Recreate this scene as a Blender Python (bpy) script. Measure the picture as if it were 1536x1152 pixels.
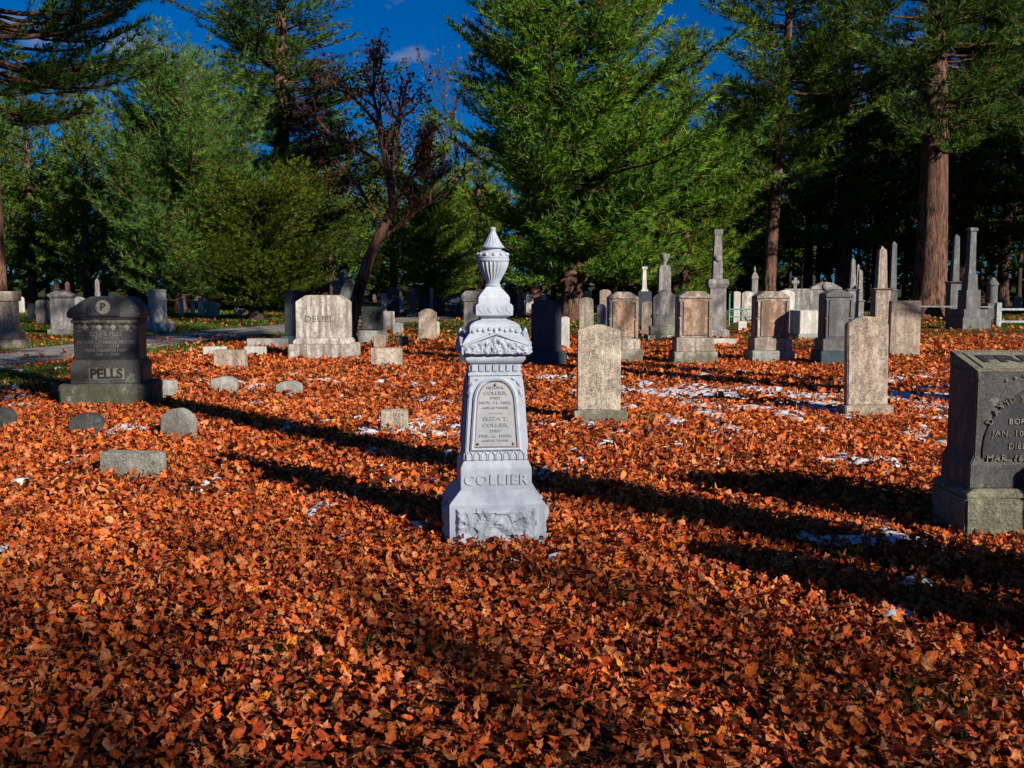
import bpy, bmesh, math, random
import numpy as np
from mathutils import Vector, Matrix
for o in list(bpy.data.objects): bpy.data.objects.remove(o)
SC = bpy.context.scene
COL = SC.collection
R = math.radians
rnd = random.Random(7)

# ------------------------------------------------------------------ camera, sky, sun, exposure
F = 1509.0; EYE = 1.55; PITCH = math.atan(151.0 / F)
CP, SP = math.cos(PITCH), math.sin(PITCH)
cd = bpy.data.cameras.new('camera'); cam = bpy.data.objects.new('camera', cd); COL.objects.link(cam)
cd.sensor_width = 36.0; cd.lens = 36.0 * F / 1536.0; cd.clip_start = 0.05; cd.clip_end = 3000
cam.location = (0, 0, EYE); cam.rotation_euler = (math.pi / 2 - PITCH, 0, 0)
SC.camera = cam
SUN_EL = R(25.6)
TO_SUN = Vector((0.68 * math.cos(SUN_EL), -0.733 * math.cos(SUN_EL), math.sin(SUN_EL))).normalized()
W = bpy.data.worlds.new('World'); SC.world = W; W.use_nodes = True
nt = W.node_tree; nt.nodes.clear()
wo = nt.nodes.new('ShaderNodeOutputWorld'); bg = nt.nodes.new('ShaderNodeBackground')
sky = nt.nodes.new('ShaderNodeTexSky'); sky.sky_type = 'NISHITA'; sky.sun_disc = False
sky.sun_elevation = SUN_EL; sky.sun_rotation = math.atan2(TO_SUN.x, TO_SUN.y)
sky.air_density = 1.0; sky.dust_density = 0.1; sky.ozone_density = 5.0
hsv = nt.nodes.new('ShaderNodeHueSaturation'); hsv.inputs['Saturation'].default_value = 1.35
hsv.inputs['Value'].default_value = 1.0
tin = nt.nodes.new('ShaderNodeMixRGB'); tin.blend_type = 'MULTIPLY'; tin.inputs[0].default_value = 1; tin.inputs[2].default_value = (.24, .47, .80, 1)
nt.links.new(sky.outputs[0], tin.inputs[1]); nt.links.new(tin.outputs[0], hsv.inputs['Color'])
# small drifting clouds, laid out by direction in the sky
tc = nt.nodes.new('ShaderNodeTexCoord')
cn = nt.nodes.new('ShaderNodeTexNoise'); cn.inputs['Scale'].default_value = 7.0; cn.inputs['Detail'].default_value = 6
mp = nt.nodes.new('ShaderNodeMapping'); mp.inputs['Scale'].default_value = (1, 1, 2.2)
mp.inputs['Location'].default_value = (0.35, 0.1, 0.62)
nt.links.new(tc.outputs['Generated'], mp.inputs[0]); nt.links.new(mp.outputs[0], cn.inputs['Vector'])
cr = nt.nodes.new('ShaderNodeValToRGB'); cr.color_ramp.elements[0].position = 0.585; cr.color_ramp.elements[1].position = 0.75
nt.links.new(cn.outputs['Fac'], cr.inputs[0])
cm = nt.nodes.new('ShaderNodeMixRGB'); cm.inputs[2].default_value = (3.6, 3.8, 4.6, 1)
nt.links.new(cr.outputs[0], cm.inputs[0]); nt.links.new(hsv.outputs[0], cm.inputs[1])
nt.links.new(cm.outputs[0], bg.inputs[0]); nt.links.new(bg.outputs[0], wo.inputs[0])
bg.inputs[1].default_value = 0.05
sd = bpy.data.lights.new('sun', 'SUN'); sun = bpy.data.objects.new('sun', sd); COL.objects.link(sun)
sd.energy = 5.0; sd.angle = R(0.5); sd.color = (1.0, 0.93, 0.82)
sun.rotation_euler = TO_SUN.to_track_quat('Z', 'Y').to_euler(); sun.location = (20, -20, 30)
SC.view_settings.view_transform = 'Standard'; SC.view_settings.look = 'None'
SC.view_settings.gamma = 1.0; SC.view_settings.exposure = 0.70; SC.view_settings.use_curve_mapping = False
SC.render.engine = 'CYCLES'
try:
    SC.cycles.max_bounces = 5; SC.cycles.transparent_max_bounces = 4
except Exception: pass

# ------------------------------------------------------------------ measuring helpers
LITTER = 0.05                                     # depth of the leaf carpet
def gp(px, py):                                   # ground point seen at a place of the photograph
    u = (px - 768) / F; v = (576 - py) / F
    t = (EYE - LITTER) / (SP - v * CP)
    return u * t, t * (CP + v * SP)
def zat(Y, py):                                   # height at forward distance Y
    v = (576 - py) / F; t = Y / (CP + v * SP)
    return EYE + t * (v * CP - SP)
def xat(Y, px, py=430):
    v = (576 - py) / F; t = Y / (CP + v * SP)
    return (px - 768) / F * t
_perm = np.random.RandomState(3).rand(256, 256)
def vnoise(x, y):
    xi = np.floor(x).astype(int); yi = np.floor(y).astype(int); fx = x - xi; fy = y - yi
    fx = fx * fx * (3 - 2 * fx); fy = fy * fy * (3 - 2 * fy)
    g = lambda a, b: _perm[a & 255, b & 255]
    return (g(xi, yi) * (1 - fx) + g(xi + 1, yi) * fx) * (1 - fy) + (g(xi, yi + 1) * (1 - fx) + g(xi + 1, yi + 1) * fx) * fy
def fbm(x, y, o=4):
    s = 0; a = .5; n = 0
    for k in range(o):
        s = s + a * vnoise(x * 2 ** k + 17 * k, y * 2 ** k + 31 * k); n += a; a *= .5
    return s / n
def sstep(a, b, x):
    t = np.clip((x - a) / (b - a), 0, 1); return t * t * (3 - 2 * t)

# ------------------------------------------------------------------ object helpers
def link(o, parent=None):
    COL.objects.link(o)
    if parent is not None: o.parent = parent
    return o
def tag(o, label=None, cat=None, group=None, kind=None):
    if label: o['label'] = label
    if cat: o['category'] = cat
    if group: o['group'] = group
    if kind: o['kind'] = kind
    return o
def empty(name, loc, rz=0.0):
    o = bpy.data.objects.new(name, None); o.location = loc; o.rotation_euler = (0, 0, rz); o.empty_display_size = .1
    return link(o)
def meshobj(name, verts, faces, mat, parent=None, smooth=False):
    me = bpy.data.meshes.new(name); me.from_pydata(verts, [], faces); me.update()
    if mat: me.materials.append(mat)
    if smooth:
        for p in me.polygons: p.use_smooth = True
    o = bpy.data.objects.new(name, me); return link(o, parent)
def bmobj(name, bm, mat, parent=None, smooth=False):
    me = bpy.data.meshes.new(name); bm.normal_update(); bm.to_mesh(me); bm.free()
    if mat: me.materials.append(mat)
    if smooth:
        for p in me.polygons: p.use_smooth = True
        me.set_sharp_from_angle(angle=R(40))
    o = bpy.data.objects.new(name, me); return link(o, parent)
def npmesh(name, V, Fc, mat, colors=None, nside=3, smooth=False):
    me = bpy.data.meshes.new(name)
    V = np.asarray(V, np.float32); Fc = np.asarray(Fc, np.int32)
    n = len(Fc)
    me.vertices.add(len(V)); me.vertices.foreach_set('co', V.ravel())
    me.loops.add(n * nside); me.loops.foreach_set('vertex_index', Fc.ravel())
    me.polygons.add(n)
    me.polygons.foreach_set('loop_start', np.arange(0, n * nside, nside, dtype=np.int32))
    me.polygons.foreach_set('loop_total', np.full(n, nside, np.int32))
    if smooth: me.polygons.foreach_set('use_smooth', np.ones(n, bool))
    me.update(calc_edges=True)
    if colors is not None:
        a = me.attributes.new('Col', 'FLOAT_COLOR', 'POINT')
        c = np.ones((len(V), 4), np.float32); c[:, :3] = colors
        a.data.foreach_set('color', c.ravel())
    if mat: me.materials.append(mat)
    return me

# ------------------------------------------------------------------ materials
def newmat(name):
    m = bpy.data.materials.new(name); m.use_nodes = True
    t = m.node_tree; b = t.nodes['Principled BSDF']
    return m, t, b
def N(t, kind, **kw):
    n = t.nodes.new(kind)
    for k, v in kw.items():
        if k in n.inputs.keys(): n.inputs[k].default_value = v
        else: setattr(n, k, v)
    return n
def ramp(t, src, p0, p1, c0=(0, 0, 0, 1), c1=(1, 1, 1, 1)):
    r = t.nodes.new('ShaderNodeValToRGB'); e = r.color_ramp.elements
    e[0].position = p0; e[1].position = p1; e[0].color = c0; e[1].color = c1
    t.links.new(src, r.inputs[0]); return r.outputs[0]
def mixc(t, fac, a, b, mode='MIX'):
    m = t.nodes.new('ShaderNodeMixRGB'); m.blend_type = mode
    for i, s in ((0, fac), (1, a), (2, b)):
        if hasattr(s, 'is_output'): t.links.new(s, m.inputs[i])
        else: m.inputs[i].default_value = s if i == 0 else (*s, 1)
    return m.outputs[0]
def stone_mat(name, base, dark, light, streak=.5, lichen=.0, lichen_col=(.45, .45, .33), moss=0.0, moss_top=.25,
              speck=.25, rough=.85, bump=.5, blot=.6):
    m, t, b = newmat(name)
    tcn = N(t, 'ShaderNodeTexCoord'); oi = N(t, 'ShaderNodeObjectInfo')
    add = N(t, 'ShaderNodeVectorMath', operation='MULTIPLY_ADD'); add.inputs[1].default_value = (1, 1, 1)
    cmb = N(t, 'ShaderNodeVectorMath', operation='SCALE'); cmb.inputs[0].default_value = (37.1, 21.7, 13.3)
    t.links.new(oi.outputs['Random'], cmb.inputs['Scale'])
    t.links.new(tcn.outputs['Object'], add.inputs[0]); t.links.new(cmb.outputs[0], add.inputs[2])
    P = add.outputs[0]
    def noise(scale, detail=5, vec=P, rough_=.6):
        n = N(t, 'ShaderNodeTexNoise'); n.inputs['Scale'].default_value = scale; n.inputs['Detail'].default_value = detail
        n.inputs['Roughness'].default_value = rough_; t.links.new(vec, n.inputs['Vector']); return n.outputs['Fac']
    big = noise(3.2); fine = noise(70, 3, rough_=.7); mid = noise(16, 4)
    ms = N(t, 'ShaderNodeMapping'); ms.inputs['Scale'].default_value = (8, 8, .6); t.links.new(P, ms.inputs[0])
    stv = noise(1.0, 4, ms.outputs[0], .65)
    c = mixc(t, ramp(t, big, .40, .60), base, light)
    f = N(t, 'ShaderNodeMath', operation='MULTIPLY'); f.inputs[1].default_value = streak
    t.links.new(ramp(t, stv, .44, .60), f.inputs[0]); c = mixc(t, f.outputs[0], c, dark)
    f = N(t, 'ShaderNodeMath', operation='MULTIPLY'); f.inputs[1].default_value = blot
    t.links.new(ramp(t, mid, .50, .62), f.inputs[0]); c = mixc(t, f.outputs[0], c, dark)
    ms2 = N(t, 'ShaderNodeMapping'); ms2.inputs['Scale'].default_value = (6.5, 6.5, 2.4); t.links.new(P, ms2.inputs[0])
    f = N(t, 'ShaderNodeMath', operation='MULTIPLY'); f.inputs[1].default_value = min(.9, blot * 1.05)
    t.links.new(ramp(t, noise(1.0, 6, ms2.outputs[0], .72), .455, .575), f.inputs[0]); c = mixc(t, f.outputs[0], c, tuple(x * .9 for x in dark))
    f = N(t, 'ShaderNodeMath', operation='MULTIPLY'); f.inputs[1].default_value = speck
    t.links.new(ramp(t, fine, .42, .62), f.inputs[0]); c = mixc(t, f.outputs[0], c, tuple(min(1, x * 1.5 + .02) for x in light))
    if lichen > 0:
        ln = noise(9, 6, rough_=.75)
        f = N(t, 'ShaderNodeMath', operation='MULTIPLY'); f.inputs[1].default_value = lichen
        t.links.new(ramp(t, ln, .56, .62), f.inputs[0]); c = mixc(t, f.outputs[0], c, lichen_col)
    if moss > 0:
        sx = N(t, 'ShaderNodeSeparateXYZ'); t.links.new(tcn.outputs['Object'], sx.inputs[0])
        hz = N(t, 'ShaderNodeMapRange'); hz.inputs[1].default_value = 0; hz.inputs[2].default_value = moss_top
        hz.inputs[3].default_value = .35; hz.inputs[4].default_value = -.1; t.links.new(sx.outputs[2], hz.inputs[0])
        ad = N(t, 'ShaderNodeMath', operation='ADD'); t.links.new(hz.outputs[0], ad.inputs[0]); t.links.new(noise(5, 6), ad.inputs[1])
        f = N(t, 'ShaderNodeMath', operation='MULTIPLY'); f.inputs[1].default_value = moss
        t.links.new(ramp(t, ad.outputs[0], .6, .72), f.inputs[0]); c = mixc(t, f.outputs[0], c, (.05, .056, .02))
    t.links.new(c, b.inputs['Base Color']); b.inputs['Roughness'].default_value = rough
    b.inputs['Specular IOR Level'].default_value = .25
    bp = N(t, 'ShaderNodeBump'); bp.inputs['Strength'].default_value = bump; bp.inputs['Distance'].default_value = .012
    ad = N(t, 'ShaderNodeMath', operation='ADD'); t.links.new(fine, ad.inputs[0]); t.links.new(mid, ad.inputs[1])
    t.links.new(ad.outputs[0], bp.inputs['Height']); t.links.new(bp.outputs[0], b.inputs['Normal'])
    return m
M = {}
M['zinc'] = stone_mat('zinc_metal', (.335, .372, .44), (.20, .217, .25), (.395, .43, .49), streak=.38, speck=.05, blot=.22, rough=.55, bump=.10)
M['plaque'] = stone_mat('plaque_metal', (.27, .285, .30), (.19, .195, .205), (.33, .34, .355), streak=.2, speck=.1, blot=.2, rough=.5, bump=.12)
M['plaqueletter'] = stone_mat('raised_letter_metal', (.19, .20, .215), (.14, .145, .155), (.23, .24, .25), streak=.1, speck=.05, blot=.1, rough=.5, bump=.05)
M['rust'] = stone_mat('rusty_edge', (.16, .09, .06), (.08, .05, .04), (.3, .2, .15), rough=.7, bump=.2)
M['granite'] = stone_mat('dark_granite', (.036, .036, .036), (.018, .018, .019), (.068, .066, .060), streak=.35, speck=.35, lichen=.15, rough=.6, bump=.2)
M['granitemoss'] = stone_mat('mossy_rough_granite', (.06, .058, .05), (.022, .022, .018), (.115, .11, .09), streak=.5, speck=.3, lichen=.5, lichen_col=(.28, .28, .19), moss=.6, moss_top=.5, bump=1.0)
M['granitepol'] = stone_mat('panel_granite', (.022, .023, .026), (.012, .013, .015), (.036, .036, .040), streak=.15, speck=.4, blot=.2, rough=.4, bump=.06)
M['greygranite'] = stone_mat('grey_granite', (.26, .255, .24), (.12, .115, .105), (.36, .35, .33), streak=.4, speck=.35, lichen=.35, moss=.25)
M['olive'] = stone_mat('lichened_granite', (.105, .10, .07), (.045, .045, .032), (.17, .16, .11), streak=.4, speck=.4, lichen=.3, lichen_col=(.3, .3, .2), moss=.35, moss_top=.3, bump=.9)
M['markerstone'] = stone_mat('lichened_grey_marker', (.19, .185, .165), (.08, .078, .065), (.28, .27, .235), streak=.3, speck=.4, lichen=.5, lichen_col=(.38, .38, .29), moss=.3, moss_top=.2, bump=.9)
M['marble'] = stone_mat('stained_marble', (.44, .40, .35), (.12, .085, .07), (.56, .52, .46), streak=.85, speck=.15, blot=.55, moss=.3, moss_top=.25)
M['tanstone'] = stone_mat('weathered_tan_stone', (.37, .30, .225), (.085, .066, .053), (.56, .48, .38), streak=.75, speck=.35, lichen=.5, lichen_col=(.56, .50, .36), blot=.65, moss=.2, moss_top=.15, bump=.9)
M['pinkstone'] = stone_mat('weathered_pinkish_stone', (.25, .185, .14), (.065, .05, .042), (.42, .33, .26), streak=.8, speck=.4, lichen=.4, lichen_col=(.5, .45, .33), blot=.6, moss=.3, moss_top=.2, bump=.9)
M['brown'] = stone_mat('brownstone', (.25, .115, .066), (.06, .036, .028), (.42, .29, .20), streak=.9, speck=.3, blot=.7)
M['browntrim'] = stone_mat('pale_brownstone_trim', (.29, .22, .168), (.075, .058, .047), (.46, .39, .32), streak=.9, speck=.3, blot=.7)
M['mossbase'] = stone_mat('mossy_base_stone', (.26, .24, .20), (.12, .11, .09), (.36, .33, .28), moss=.65, moss_top=.5, streak=.4)
M['slate'] = stone_mat('dark_slate', (.028, .034, .05), (.018, .02, .03), (.04, .05, .066), streak=.3, speck=.15, blot=.3, rough=.7)  # blue-black tone puts tree shade into the slabs; also used for dark blocks
M['slatebase'] = stone_mat('slate_base', (.035, .055, .07), (.02, .03, .04), (.05, .075, .09), streak=.3, speck=.15, blot=.3)  # bases of the shaded stones, their shade put into the colour
M['greycol'] = stone_mat('grey_column_stone', (.21, .19, .178), (.065, .06, .058), (.34, .31, .285), streak=.65, speck=.2, blot=.6)
M['darkcol'] = stone_mat('dark_column_stone', (.10, .10, .10), (.045, .045, .048), (.17, .17, .165), streak=.55, speck=.2, blot=.5)  # darker twin of the grey column stone, with shade put into its colour
M['redgranite'] = stone_mat('red_granite', (.36, .14, .09), (.2, .08, .06), (.45, .2, .14), streak=.2, speck=.2, rough=.5)
M['white'] = stone_mat('white_marble', (.50, .475, .43), (.22, .195, .175), (.60, .575, .53), streak=.45, speck=.1, blot=.35)
M['goldpanel'] = stone_mat('pale_inset_panel', (.15, .14, .10), (.09, .085, .065), (.20, .185, .135), streak=.2, speck=.3)
M['cutletter'] = stone_mat('cut_letter', (.125, .12, .095), (.075, .07, .058), (.17, .165, .13), streak=.1, speck=.3)
M['cutname'] = stone_mat('cut_name', (.13, .10, .085), (.07, .055, .048), (.20, .165, .14))
M['darkletter'] = stone_mat('dark_letter', (.02, .02, .022), (.012, .012, .014), (.03, .03, .032), streak=.1, speck=.1)
M['paintgrey'] = stone_mat('weathered_grey_rail', (.34, .35, .35), (.18, .19, .19), (.46, .47, .47), streak=.4, speck=.1)
M['teal'] = stone_mat('teal_paint', (.10, .30, .27), (.05, .15, .14), (.16, .38, .34), streak=.2, speck=.1, rough=.5)
M['wreath'] = stone_mat('wreath_dark', (.05, .045, .03), (.02, .02, .015), (.08, .06, .04))

def bark_mat(name, base, dark, scale=1.0):
    m, t, b = newmat(name)
    tcn = N(t, 'ShaderNodeTexCoord')
    ms = N(t, 'ShaderNodeMapping'); ms.inputs['Scale'].default_value = (5.5 * scale, 5.5 * scale, 1.1 * scale); t.links.new(tcn.outputs['Object'], ms.inputs[0])
    n = N(t, 'ShaderNodeTexNoise'); n.inputs['Scale'].default_value = 1.6; n.inputs['Detail'].default_value = 7; n.inputs['Roughness'].default_value = .7
    t.links.new(ms.outputs[0], n.inputs['Vector'])
    c = mixc(t, ramp(t, n.outputs['Fac'], .43, .58), dark, base)
    n2 = N(t, 'ShaderNodeTexNoise'); n2.inputs['Scale'].default_value = .9; t.links.new(tcn.outputs['Object'], n2.inputs['Vector'])
    c = mixc(t, ramp(t, n2.outputs['Fac'], .45, .7), c, tuple(x * .55 for x in base))
    t.links.new(c, b.inputs['Base Color']); b.inputs['Roughness'].default_value = .95; b.inputs['Specular IOR Level'].default_value = .1
    bp = N(t, 'ShaderNodeBump'); bp.inputs['Strength'].default_value = 1.0; bp.inputs['Distance'].default_value = .16
    t.links.new(n.outputs['Fac'], bp.inputs['Height']); t.links.new(bp.outputs[0], b.inputs['Normal'])
    return m
M['pinebark'] = bark_mat('pine_bark', (.215, .112, .078), (.030, .020, .016))
M['greybark'] = bark_mat('grey_bark', (.19, .15, .12), (.05, .04, .034))
M['darkbark'] = bark_mat('dark_bark', (.09, .068, .052), (.03, .024, .02))

def attr_leaf(name, trans=.25, rough=.7, vein=0.0, tint=(1, 1, 1), spec=.06):
    m, t, b = newmat(name)
    at = N(t, 'ShaderNodeAttribute', attribute_name='Col')
    c = mixc(t, 1.0, at.outputs['Color'], tint, 'MULTIPLY')
    if vein:
        tcn = N(t, 'ShaderNodeTexCoord')
        n = N(t, 'ShaderNodeTexNoise'); n.inputs['Scale'].default_value = 75; n.inputs['Detail'].default_value = 4
        t.links.new(tcn.outputs['Object'], n.inputs['Vector'])
        c = mixc(t, ramp(t, n.outputs['Fac'], .36, .60), mixc(t, 1.0, c, (.60, .52, .46), 'MULTIPLY'), c)
        bp = N(t, 'ShaderNodeBump'); bp.inputs['Strength'].default_value = .9; bp.inputs['Distance'].default_value = .010
        t.links.new(n.outputs['Fac'], bp.inputs['Height']); t.links.new(bp.outputs[0], b.inputs['Normal'])
    t.links.new(c, b.inputs['Base Color']); b.inputs['Roughness'].default_value = rough; b.inputs['Specular IOR Level'].default_value = spec
    tr = N(t, 'ShaderNodeBsdfTranslucent'); t.links.new(c, tr.inputs['Color'])
    mx = N(t, 'ShaderNodeMixShader'); mx.inputs[0].default_value = trans
    t.links.new(b.outputs[0], mx.inputs[1]); t.links.new(tr.outputs[0], mx.inputs[2])
    t.links.new(mx.outputs[0], t.nodes['Material Output'].inputs['Surface'])
    return m
M['litter'] = attr_leaf('fallen_leaf', .18, .75, vein=1, spec=.12)
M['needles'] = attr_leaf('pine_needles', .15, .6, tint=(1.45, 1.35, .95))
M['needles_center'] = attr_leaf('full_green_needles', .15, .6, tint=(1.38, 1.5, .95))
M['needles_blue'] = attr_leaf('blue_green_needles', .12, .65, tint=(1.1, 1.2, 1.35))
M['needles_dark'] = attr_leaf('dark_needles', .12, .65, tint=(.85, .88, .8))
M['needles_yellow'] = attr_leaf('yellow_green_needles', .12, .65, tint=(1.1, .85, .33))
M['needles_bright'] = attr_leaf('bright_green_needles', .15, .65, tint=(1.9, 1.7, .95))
M['redleaf'] = attr_leaf('dark_red_leaf', .3, .6)
M['blade'] = attr_leaf('grass_blade', .3, .6)

# ------------------------------------------------------------------ ground, path
PATHPTS = [(-11.6, 9), (-11.0, 14), (-10.5, 19), (-10.0, 25), (-9.0, 31), (-7.2, 37), (-4.2, 44), (0, 49.5), (6, 53), (14, 55), (26, 56)]
PATHW = [2.8, 2.6, 2.6, 2.8, 3.2, 3.4, 3.4, 3.4, 3.4, 3.4, 3.4]
def catmull(P, n=10):
    P = [np.array(p, float) for p in P]; P = [2 * P[0] - P[1]] + P + [2 * P[-1] - P[-2]]
    out = []
    for i in range(1, len(P) - 2):
        for k in range(n):
            s = k / n
            out.append(.5 * ((2 * P[i]) + (-P[i - 1] + P[i + 1]) * s + (2 * P[i - 1] - 5 * P[i] + 4 * P[i + 1] - P[i + 2]) * s * s + (-P[i - 1] + 3 * P[i] - 3 * P[i + 1] + P[i + 2]) * s ** 3))
    out.append(P[-2]); return np.array(out)
PC = catmull([(x, y, w) for (x, y), w in zip(PATHPTS, PATHW)])
def pathdist(X, Y):
    d = np.full(np.shape(X), 99.0)
    for p in PC: d = np.minimum(d, np.hypot(X - p[0], Y - p[1]) - p[2] / 2)
    return d
def leafcover(X, Y):
    n = fbm(X * .55 + 9, Y * .55 + 4)
    left = sstep(-8.2, -6.2, X + (n - .5) * 3.0); near = 1 - sstep(12.2, 14.2, Y + (n - .5) * 3)
    c = np.maximum(left, near)
    far = 1 - sstep(23.5, 29, Y + (n - .5) * 9)
    c = c * (far + (1 - far) * (.10 + .5 * sstep(.5, .68, fbm(X * .16, Y * .35))))
    c = np.where(left * 0 + near < .5, np.maximum(c, .06 + .25 * sstep(.55, .7, n)), c)
    c = c * sstep(-.1, .35, pathdist(X, Y)) + .05
    return np.clip(c, 0, 1)
gx = np.sinh(np.linspace(-7, 7, 260)); gx = gx / gx.max() * 900
gy = np.concatenate([-np.geomspace(900, 4, 30), np.linspace(-3.5, 60, 190), np.geomspace(61, 1200, 40)])
GX, GY = np.meshgrid(gx, gy); nx, ny = len(gx), len(gy)
V = np.stack([GX.ravel(), GY.ravel(), np.zeros(GX.size)], 1)
ii = np.arange(nx * ny).reshape(ny, nx)
Fq = np.stack([ii[:-1, :-1].ravel(), ii[:-1, 1:].ravel(), ii[1:, 1:].ravel(), ii[1:, :-1].ravel()], 1)
lc = leafcover(V[:, 0], V[:, 1])
gm, t, b = newmat('lawn_and_leaf_mould')
at = N(t, 'ShaderNodeAttribute', attribute_name='Col')
tcn = N(t, 'ShaderNodeTexCoord')
def gnoise(sc, det=5):
    n = N(t, 'ShaderNodeTexNoise'); n.inputs['Scale'].default_value = sc; n.inputs['Detail'].default_value = det; t.links.new(tcn.outputs['Object'], n.inputs['Vector']); return n.outputs['Fac']
soil = mixc(t, ramp(t, gnoise(40), .4, .62), (.045, .020, .010), (.17, .060, .022))
grassc = mixc(t, ramp(t, gnoise(6), .35, .65), (.032, .055, .012), (.085, .11, .022))
grassc = mixc(t, ramp(t, gnoise(50, 3), .45, .6), tuple((.02, .035, .01)), grassc)
sep = N(t, 'ShaderNodeSeparateXYZ'); t.links.new(at.outputs['Vector'], sep.inputs[0])
ad = N(t, 'ShaderNodeMath', operation='ADD'); t.links.new(sep.outputs[0], ad.inputs[0])
sb_ = N(t, 'ShaderNodeMath', operation='MULTIPLY_ADD'); sb_.inputs[1].default_value = .5; sb_.inputs[2].default_value = -.25
t.links.new(gnoise(9), sb_.inputs[0]); t.links.new(sb_.outputs[0], ad.inputs[1])
c = mixc(t, ramp(t, ad.outputs[0], .3, .6), grassc, soil)
t.links.new(c, b.inputs['Base Color']); b.inputs['Roughness'].default_value = 1; b.inputs['Specular IOR Level'].default_value = .05
bp = N(t, 'ShaderNodeBump'); bp.inputs['Strength'].default_value = 1; bp.inputs['Distance'].default_value = .04
t.links.new(gnoise(30, 6), bp.inputs['Height']); t.links.new(bp.outputs[0], b.inputs['Normal'])
me = npmesh('ground', V, Fq, gm, np.stack([lc, lc, lc], 1), 4)
ground = link(bpy.data.objects.new('ground', me)); tag(ground, 'leaf covered cemetery lawn', None, None, 'structure')
del ground['label']
pm, t, b = newmat('path_gravel')
tcn = N(t, 'ShaderNodeTexCoord')
c = mixc(t, ramp(t, gnoise(60), .4, .6), (.13, .12, .115), (.27, .25, .235))
c = mixc(t, ramp(t, gnoise(1.4), .45, .65), c, (.12, .10, .085))
t.links.new(c, b.inputs['Base Color']); b.inputs['Roughness'].default_value = .95
bp = N(t, 'ShaderNodeBump'); bp.inputs['Strength'].default_value = .6; bp.inputs['Distance'].default_value = .02
t.links.new(gnoise(60), bp.inputs['Height']); t.links.new(bp.outputs[0], b.inputs['Normal'])
pv, pf = [], []
for i, p in enumerate(PC):
    q = PC[min(i + 1, len(PC) - 1)] - PC[max(i - 1, 0)]; d = np.array([q[0], q[1]]); d /= np.linalg.norm(d); nrm = np.array([d[1], -d[0]])
    for s in (-1, -.5, 0, .5, 1):
        w = p[2] / 2 * s + (rnd.uniform(-.12, .12) if abs(s) == 1 else 0)
        pv.append((p[0] + nrm[0] * w, p[1] + nrm[1] * w, .006 + .012 * (1 - s * s)))
    if i:
        a = (i - 1) * 5
        for k in range(4): pf.append((a + k + 1, a + k, a + 5 + k, a + 6 + k))
path = meshobj('gravel_path', pv, pf, pm); tag(path, kind='structure')

# ------------------------------------------------------------------ shape builders
FOOT = []                                             # footprints that leaves keep out of
def prism(outline, depth, bev=.008, y0=None):
    """outline (x,z) drawn counter-clockwise seen from the front; front at y=-depth/2"""
    bm = bmesh.new(); yf = -depth / 2 if y0 is None else y0
    a = [bm.verts.new((x, yf, z)) for x, z in outline]; c = [bm.verts.new((x, yf + depth, z)) for x, z in outline]
    n = len(a); bm.faces.new(a); bm.faces.new(c[::-1])
    for i in range(n): bm.faces.new((a[(i + 1) % n], a[i], c[i], c[(i + 1) % n]))
    bmesh.ops.recalc_face_normals(bm, faces=bm.faces)
    if bev: bmesh.ops.bevel(bm, geom=[e for e in bm.edges if e.calc_face_angle(0) > .5], offset=bev, segments=2, affect='EDGES', clamp_overlap=True)
    return bm
def outline(shape, w, h, z0=0.0, r=None):
    a = w / 2; z1 = z0 + h
    if shape == 'flat': return [(-a, z0), (a, z0), (a, z1), (-a, z1)]
    if shape == 'clip':
        c = r or w * .22; cz = c * .62; return [(-a, z0), (a, z0), (a, z1 - cz), (a - c, z1), (-a + c, z1), (-a, z1 - cz)]
    if shape == 'gable':
        c = r or w * .13; return [(-a, z0), (a, z0), (a, z1 - c), (w * .06, z1), (-w * .06, z1), (-a, z1 - c)]
    if shape == 'arch':
        c = r or w * .16; P = [(-a, z0), (a, z0)]
        for k in range(13):
            s = k / 12; x = a * (1 - 2 * s); P.append((x, z1 - c * (x / a) ** 2))
        return P
    if shape == 'round':
        c = min(h * .9, r or a); P = [(-a, z0), (a, z0)]
        for k in range(17):
            th = math.pi * k / 16; P.append((a * math.cos(th), z1 - c + c * math.sin(th)))
        return P
    if shape == 'shoulder':
        c = r or w * .2; P = [(-a, z0), (a, z0), (a, z1 - c), (a * .86, z1 - c)]
        for k in range(11):
            x = a * .86 * (1 - 2 * k / 10); P.append((x, z1 - c * .9 * (x / (a * .86)) ** 2))
        P += [(-a * .86, z1 - c), (-a, z1 - c)]
        return P
    if shape == 'gothic':
        c = r or w * .34; P = [(-a, z0), (a, z0)]
        for k in range(15):
            x = a * (1 - 2 * k / 14); s = abs(x) / a; P.append((x, z1 - c * (s ** 1.35)))
        return P
def boxbm(w, d, z0, z1, bev=.008):
    return prism([(-w / 2, z0), (w / 2, z0), (w / 2, z1), (-w / 2, z1)], d, bev)
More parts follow.
